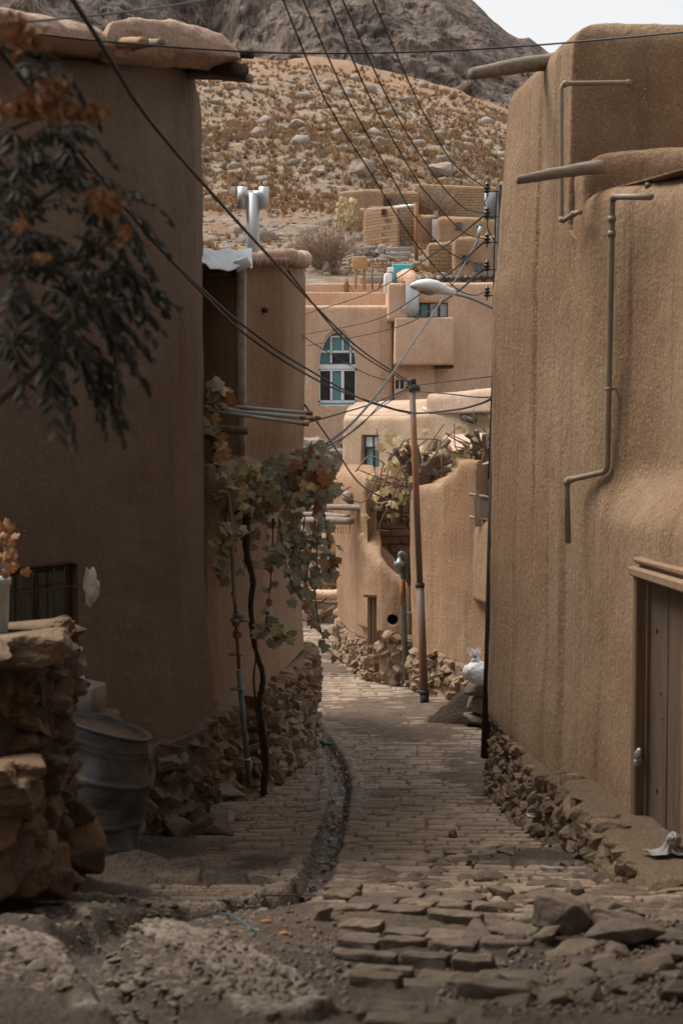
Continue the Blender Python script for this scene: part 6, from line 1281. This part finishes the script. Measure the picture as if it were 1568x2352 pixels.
# bucket with plant
pt=thing('bucket_planter','white plastic bucket with autumn plant standing on the garden wall','planter',W(-12,1450,6.75))
o=W(-12,1453,6.7); R0=I3; m=M(); lathe(m,o,R0,[(0,0),(.062,0),(.064,.01),(.074,.225),(.08,.23),(.082,.255),(.076,.262),(.070,.255),(.068,.235),(.0,.23)],28); link('bucket',m,MAT['pvc'],pt)
m=M(); Y=M(); 
for i in range(70):
    e=o+np.array([rnd.gauss(.02,.07),rnd.gauss(0,.06),.27+rnd.random()*.26]); vine_leaf(Y,e,rnd.uniform(.025,.05),(rnd.gauss(0,.7),-1,rnd.gauss(.4,.5)),(rnd.gauss(0,.5),0,-1),rnd.random(),5000+i)
    if i%5==0: tube(m,catmull([o+[0,0,.23],(o+[0,0,.25]+e)/2+[0,0,.03],e],6),.003,4)
link('stems',m,MAT['bark'],pt); link('leaves',Y,MAT['tree_seed'],pt,smooth=False)
# dented drum
dr=thing('oil_drum','dented dark steel drum leaning beside the garden wall','drum',gp(228,1972)); b=np.array(dr.location)
b=np.array([XA(228,8.7,1960),8.7,gz(XA(228,8.7,1960),8.7)])
ax=W(240,1665,8.75)-b; H=np.linalg.norm(ax); RD=frame((1,.0,.22)); e3=ax/H; e1_=np.array([1,0,0])-e3*e3[0]; e1_/=np.linalg.norm(e1_); RD=np.stack([e1_,np.cross(e3,e1_),e3])
DENTS=((-.5,.36,.45,.16,.085),(-1.55,.2,.35,.12,.05),(-2.4,.5,.45,.2,.07),(.05,.14,.5,.16,.09),(-.3,.78,.4,.1,.04),(-1.2,.48,.3,.07,.03),(-1.9,.8,.35,.1,.04))
rad=.278; prof=[(0,.02),(rad,.02),(rad+.008,.0),(rad+.008,.02),(rad,.04)]
for q in np.linspace(.05,.97,70):
    r_=rad
    for c0,a in ((.33,.016),(.64,.016)): r_+=a*math.exp(-((q-c0)/.018)**2)
    for c0 in (.1,.14,.18,.85,.89): r_+=.006*math.exp(-((q-c0)/.012)**2)
    prof.append((r_,q*H))
prof+=[(rad,H*.985),(rad+.01,H*.985),(rad+.01,H),(rad-.004,H),(rad-.006,H*.96),(0,H*.955)]
LID=[(0,H*.957),(rad-.012,H*.962),(rad-.012,H*.97),(0,H*.968)]
m=M(); lathe(m,(0,0,0),I3,prof,64); v=m.v[0]; ang=np.arctan2(v[:,1],v[:,0]); 
for a0,z0,w,h,dp in DENTS:
    g=np.exp(-((ang-a0)/w)**2-((v[:,2]/H-z0)/h)**2); k=1-dp/rad*g; v[:,0]*=k; v[:,1]*=k
v[:,0]+=.03*np.sin(v[:,2]/H*3.1)**2*0; sk_=np.interp(v[:,2]/H,[0,.3,.5,1],[.03,.0,.01,0]); v[:,0]+=sk_; v[:,2]-=v[:,0]*.27*np.clip(v[:,2]/H,0,1); rgh=.02*fbm(v*4,3,5)+.02*fbm(v*np.array([2,2,6]),2,8); v[:,0]*=1+rgh; m.v[0]=v@RD+b
lidm=M(); lathe(lidm,(0,0,0),I3,LID,40); lv=lidm.v[0]; lv[:,2]-=lv[:,0]*.27; lidm.v[0]=lv@RD+b; link('lid',lidm,MAT['lid'],dr)
body_=link('drum_body',m,MAT['drum'],dr)
m=M(); tube(m,[b+np.array([ (rad+.008)*math.cos(t),(rad+.008)*math.sin(t),H-.27*rad*math.cos(t)])@RD for t in np.linspace(0,2*math.pi,49)],.010,7); link('rim',m,MAT['drum'],dr)
m=M(); rr=random.Random(4)
for z,x0,x1 in ((.53,-.1,.16),(.49,-.12,.05),(.475,-.2,.14),(.445,-.24,.0),(.43,-.06,.12),(.23,-.15,.1),(.2,-.14,.06),(.165,-.1,.13)):
    x=x0
    while x<x1:
        w=rr.uniform(.006,.016); t0=-math.pi/2+x/rad; t1=-math.pi/2+(x+w)/rad; h=.012*rr.uniform(.7,1.1)
        q=[]
        for t,zz in ((t0,z*H),(t1,z*H),(t1,z*H+h),(t0,z*H+h)):
            g=sum(dp*math.exp(-((t-a0)/w_)**2-((zz/H-z0)/h_)**2) for a0,z0,w_,h_,dp in DENTS)
            r_=rad-g+.0055; q.append(np.array([r_*math.cos(t)+np.interp(zz/H,[0,.3,.5,1],[.03,0,.01,0]),r_*math.sin(t),zz-.27*r_*math.cos(t)*zz/H]))
        m.add(np.array(q)@RD+b,[(0,1,2,3)]); x+=w+rr.uniform(.003,.01)
link('stencil_lettering',m,MAT['drum_ink'],body_,smooth=False)
def sack(c,size,R,seed,label,name='cement_sack',ink=False,mat='sack'):
    m=M(); v,f=_ICO[4]; q=np.sign(v)*np.abs(v)**.62; q=q/np.abs(q).max(0); q=q*(1+.07*fbm(v*3+seed,4,seed)[:,None]+.03*ridged(v*4+seed,3,seed)[:,None]); m.add((q*np.array(size)*.5)@R+c,f,.5); o=tag(link(name,m,MAT[mat],base=c),label,'sack')
    if ink:
        k=M()
        for i,(x,z) in enumerate(((-.09,-.04),(-.045,-.02),(0,.0),(.045,.012),(.09,.03))):
            for j in range(2): box(k,c,R,(x+j*.016-.004,-size[1]*.5-.004,z-.035),(x+j*.016+.006,-size[1]*.40,z+.035),.0)
        link('print',k,MAT['red_ink'],o,smooth=False)
p=gp(308,1938); sack(p+np.array([0,.0,.14]),(.17,.24,.30),rot('Y',.22),3,'small filled sack with faded red print beside the dented drum',ink=True)
p=W(292,1790,9.3); sack(p,(.22,.3,.38),rot('Y',.1),8,'brown sack standing half hidden behind the dented drum')
# wrapped block behind the drum with its prop
zc=W(192,1600,9.15); R=frame((.93,-.3,-.1)); m=M(); box(m,zc,R,(-.11,-.1,-.10),(.11,.12,.09),.012,.5,.006); tag(link('wrapped_block',m,MAT['block'],base=zc),'grey taped block of bricks behind the dented drum','block')
m=M(); zb=zc+np.array([.02,.02,-.1]); g_=gz(zb[0],zb[1]); box(m,(zb[0],zb[1]+.03,0),I3,(-.17,-.12,g_-.05),(.17,.16,zb[2]-.005),.02,.3,.02); box(m,(zb[0]+.1,zb[1]-.02,zb[2]-.04),frame((.85,-.3,-.4)),(-.05,-.08,-.03),(.17,.08,.03),.01); tag(link('rubble_plinth',m,MAT['rubble_dark'],base=(zb[0],zb[1],g_)),'dark masonry plinth holding the taped block behind the drum','plinth')
# weeds and litter
wd=M()
for i in range(2600):
    x,y=(rnd.gauss(330,90),rnd.gauss(1945,18)) if i<1000 else (rnd.gauss(370,110),rnd.gauss(2045,28)) if i<2200 else (rnd.gauss(140,120),rnd.gauss(2180,30))
    p=gp(min(max(x,-60),640),min(max(y,1905),2300)); tuft(wd,p-[0,0,.004],rnd.uniform(.006,.02),i+9000,rnd.random(),6)
tag(link('weeds',wd,MAT['weed'],base=gp(350,1990),smooth=False),'dark trampled weeds and leaf litter on the damp soil at left','weeds',kind='stuff')
# individually lying stones
def loose(x,y,s,label,mat='paver',group=None,lib=None,sink=.3,R=None):
    p=gp(x,y); m=M(); rock(m,p+np.array([0,0,s[2]*(.5-sink)]),s,R if R is not None else rrot(.35)@rot('Z',rnd.uniform(0,6)),lib or HULL); tag(link('loose_stone',m,MAT[mat],base=p,smooth=False),label,'stone',group)
loose(1290,2185,(.24,.16,.17),'large angular broken stone standing on its edge in the rubble',lib=WORN,R=rot('Y',-.35)@rot('Z',.2),sink=.15)
loose(1432,2208,(.30,.17,.10),'large flat topped stone right of the upright broken one',lib=WORN,sink=.1,R=rot('Z',-.1))
loose(1318,2250,(.13,.1,.08),'fist sized stone between the two large broken stones')
loose(1400,2240,(.18,.11,.05),'thin tilted flake below the large flat topped stone',lib=SLAB3)
loose(1325,2290,(.2,.11,.06),'flat brown stone at the lower right of the rubble',lib=SLAB3)
loose(1042,1930,(.09,.08,.08),'small black stone alone on the pavement','rubble_dark')
loose(1000,1946,(.05,.05,.04),'tiny dark stone left of the black one','rubble_dark'); loose(1150,2072,(.16,.1,.09),'dark square stone lying on the flags','rubble_dark'); loose(1318,2062,(.14,.1,.1),'dark block near the right footing','rubble_dark'); loose(1128,1972,(.2,.12,.08),'long dark stone on the dirt before the footing','rubble_dark'); loose(1200,1965,(.22,.14,.08),'flat dark stone beside the right footing','rubble_dark'); loose(740,2135,(.14,.1,.07),'dark stone at the mouth of the drain','rubble_dark'); loose(1500,2265,(.15,.11,.06),'dark rounded stone near the lower right edge')
for i in range(56):
    x,y=rnd.uniform(1080,1568),rnd.uniform(2090,2345)
    if i>40: x,y=rnd.uniform(1000,1300),rnd.uniform(1960,2010)
    s=rnd.uniform(.035,.12); loose(x,y,(s*1.4,s,s*.6),'small broken paving stone lying loose on the dirt','paver','broken stones strewn on the pavement',HULL)
gr=M()
for i in range(2600):
    if i<1500: x,y=rnd.uniform(1000,1600),2100+rnd.random()**.8*270
    elif i<2000: x,y=rnd.uniform(480,800),rnd.uniform(2120,2370)
    else: x,y=rnd.uniform(560,1500),rnd.uniform(1640,2100)
    p=gp(x,y); s=rnd.uniform(.006,.026); rock(gr,p+[0,0,s*.2],(s*1.4,s,s*.7),rrot(2),ROCK_P)
tag(link('grit',gr,MAT['rubble_cobble'],base=gp(1200,2200)),'grit and crumbs of stone over the broken pavement','grit',kind='stuff')
m=M(); a=gp(1262,2012); tube(m,[a+[-.05,.02,.02],a+[.05,-.05,.02]],.016,12); tag(link('pipe_offcut',m,MAT['dull_bag'],base=a),'short white pipe offcut lying by the right footing','pipe')
m=M(); a,b=gp(505,2135),gp(590,2168); tube(m,catmull([a+[0,0,.02],(a*.6+b*.4)+[0,0,.035],(a*.35+b*.65)+[.02,0,.012],b+[0,0,.02]],16),.004,6); tag(link('blue_twine',m,MAT['twine'],base=a),'piece of blue twine on the dirt in the foreground','twine')
m=M(); a=gp(756,1708); v,f=crumple(a+[0,0,.03],(.07,.04,.02),4); m.add(v,f); tag(link('blue_rag',m,MAT['twine'],base=a),'crumpled turquoise plastic scrap at the head of the drain','litter')
for x,y,l in ((612,2147,'orange peel scrap left of the other one on the dirt'),(655,2158,'orange red peel scrap right of the other one on the dirt')):
    m=M(); a=gp(x,y); v,f=crumple(a+[0,0,.008],(.022,.014,.008),int(x),6,amt=1.0); m.add(v,f); tag(link('fruit_peel',m,MAT['leaf_red'],base=a),l,'litter')
m=M(); P=catmull([gp(605,2075)+[0,0,.02],gp(680,2050)+[0,0,.06],gp(745,2042)+[0,0,.03]],14); tube(m,P,[.006,.003],5); tag(link('twig',m,MAT['bark'],base=P[0]),'thin dry twig lying towards the drain','twig')
# ================================================================== UNSEEN HOUSES ADDED AROUND THE VIEWER (they block sky light from the near lane)
nb=thing('unseen_shade_house','unseen tall mud house added behind the viewpoint to shade the lane','house',(0,-4,-1.2))
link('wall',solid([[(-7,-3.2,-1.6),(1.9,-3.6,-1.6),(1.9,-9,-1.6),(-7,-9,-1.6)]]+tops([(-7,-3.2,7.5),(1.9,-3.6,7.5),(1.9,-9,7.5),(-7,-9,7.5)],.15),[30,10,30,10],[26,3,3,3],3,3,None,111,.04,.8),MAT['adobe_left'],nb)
up2=thing('unseen_shade_house','unseen two storey mud house added right of the viewpoint to shade the lane','house',(4,1,-1.2))
link('wall',solid([[(2.75,5.6,-2),(2.75,-3,-2),(8,-3,-2),(8,5.6,-2)]]+tops([(2.85,5.5,7),(2.85,-3,7),(8,-3,7),(8,5.5,7)],.15),[26,10,26,10],[26,3,3,3],3,3,None,113,.03,.9),MAT['adobe_right'],up2)
# ================================================================== CAMERA, SKY, SUN
cam=bpy.data.cameras.new('camera'); co=bpy.data.objects.new('camera',cam); COL.objects.link(co); co.location=(0,0,0); co.rotation_euler=(math.pi/2-TH,0,0)
cam.sensor_fit='VERTICAL'; cam.sensor_height=36; cam.lens=36*FPX/2352; cam.clip_start=.1; cam.clip_end=5000
cam.dof.use_dof=True; cam.dof.focus_distance=22; cam.dof.aperture_fstop=4.0
sc.camera=co
EL,AZ=math.radians(60),math.radians(-62)          # sun height, direction it comes from (measured from straight ahead, minus = left)
w=bpy.data.worlds.new('World'); sc.world=w; w.use_nodes=True; nt=w.node_tree; bgn=nt.nodes['Background']
sky=nt.nodes.new('ShaderNodeTexSky'); sky.sky_type='NISHITA'; sky.sun_disc=False; sky.sun_elevation=EL; sky.sun_rotation=AZ; sky.air_density=1.0; sky.dust_density=4.0; sky.ozone_density=1.0; sky.altitude=1500
hs=nt.nodes.new('ShaderNodeHueSaturation'); hs.inputs['Saturation'].default_value=.12; nt.links.new(sky.outputs[0],hs.inputs['Color']); gm_=nt.nodes.new('ShaderNodeGamma'); gm_.inputs[1].default_value=.28; nt.links.new(hs.outputs[0],gm_.inputs[0]); nt.links.new(gm_.outputs[0],bgn.inputs[0]); bgn.inputs[1].default_value=.143
l=bpy.data.lights.new('sun','SUN'); l.energy=1.35; l.angle=math.radians(32); l.color=(1,.93,.84); lo_=bpy.data.objects.new('sun',l); COL.objects.link(lo_)
dv=Vector((math.sin(AZ)*math.cos(EL),math.cos(AZ)*math.cos(EL),math.sin(EL))); lo_.rotation_euler=dv.to_track_quat('Z','Y').to_euler(); lo_.location=(-20,30,40)
sc.view_settings.view_transform='Standard'; sc.view_settings.look='None'; sc.view_settings.exposure=2.05; sc.view_settings.gamma=1
sc.cycles.max_bounces=8; sc.cycles.diffuse_bounces=4
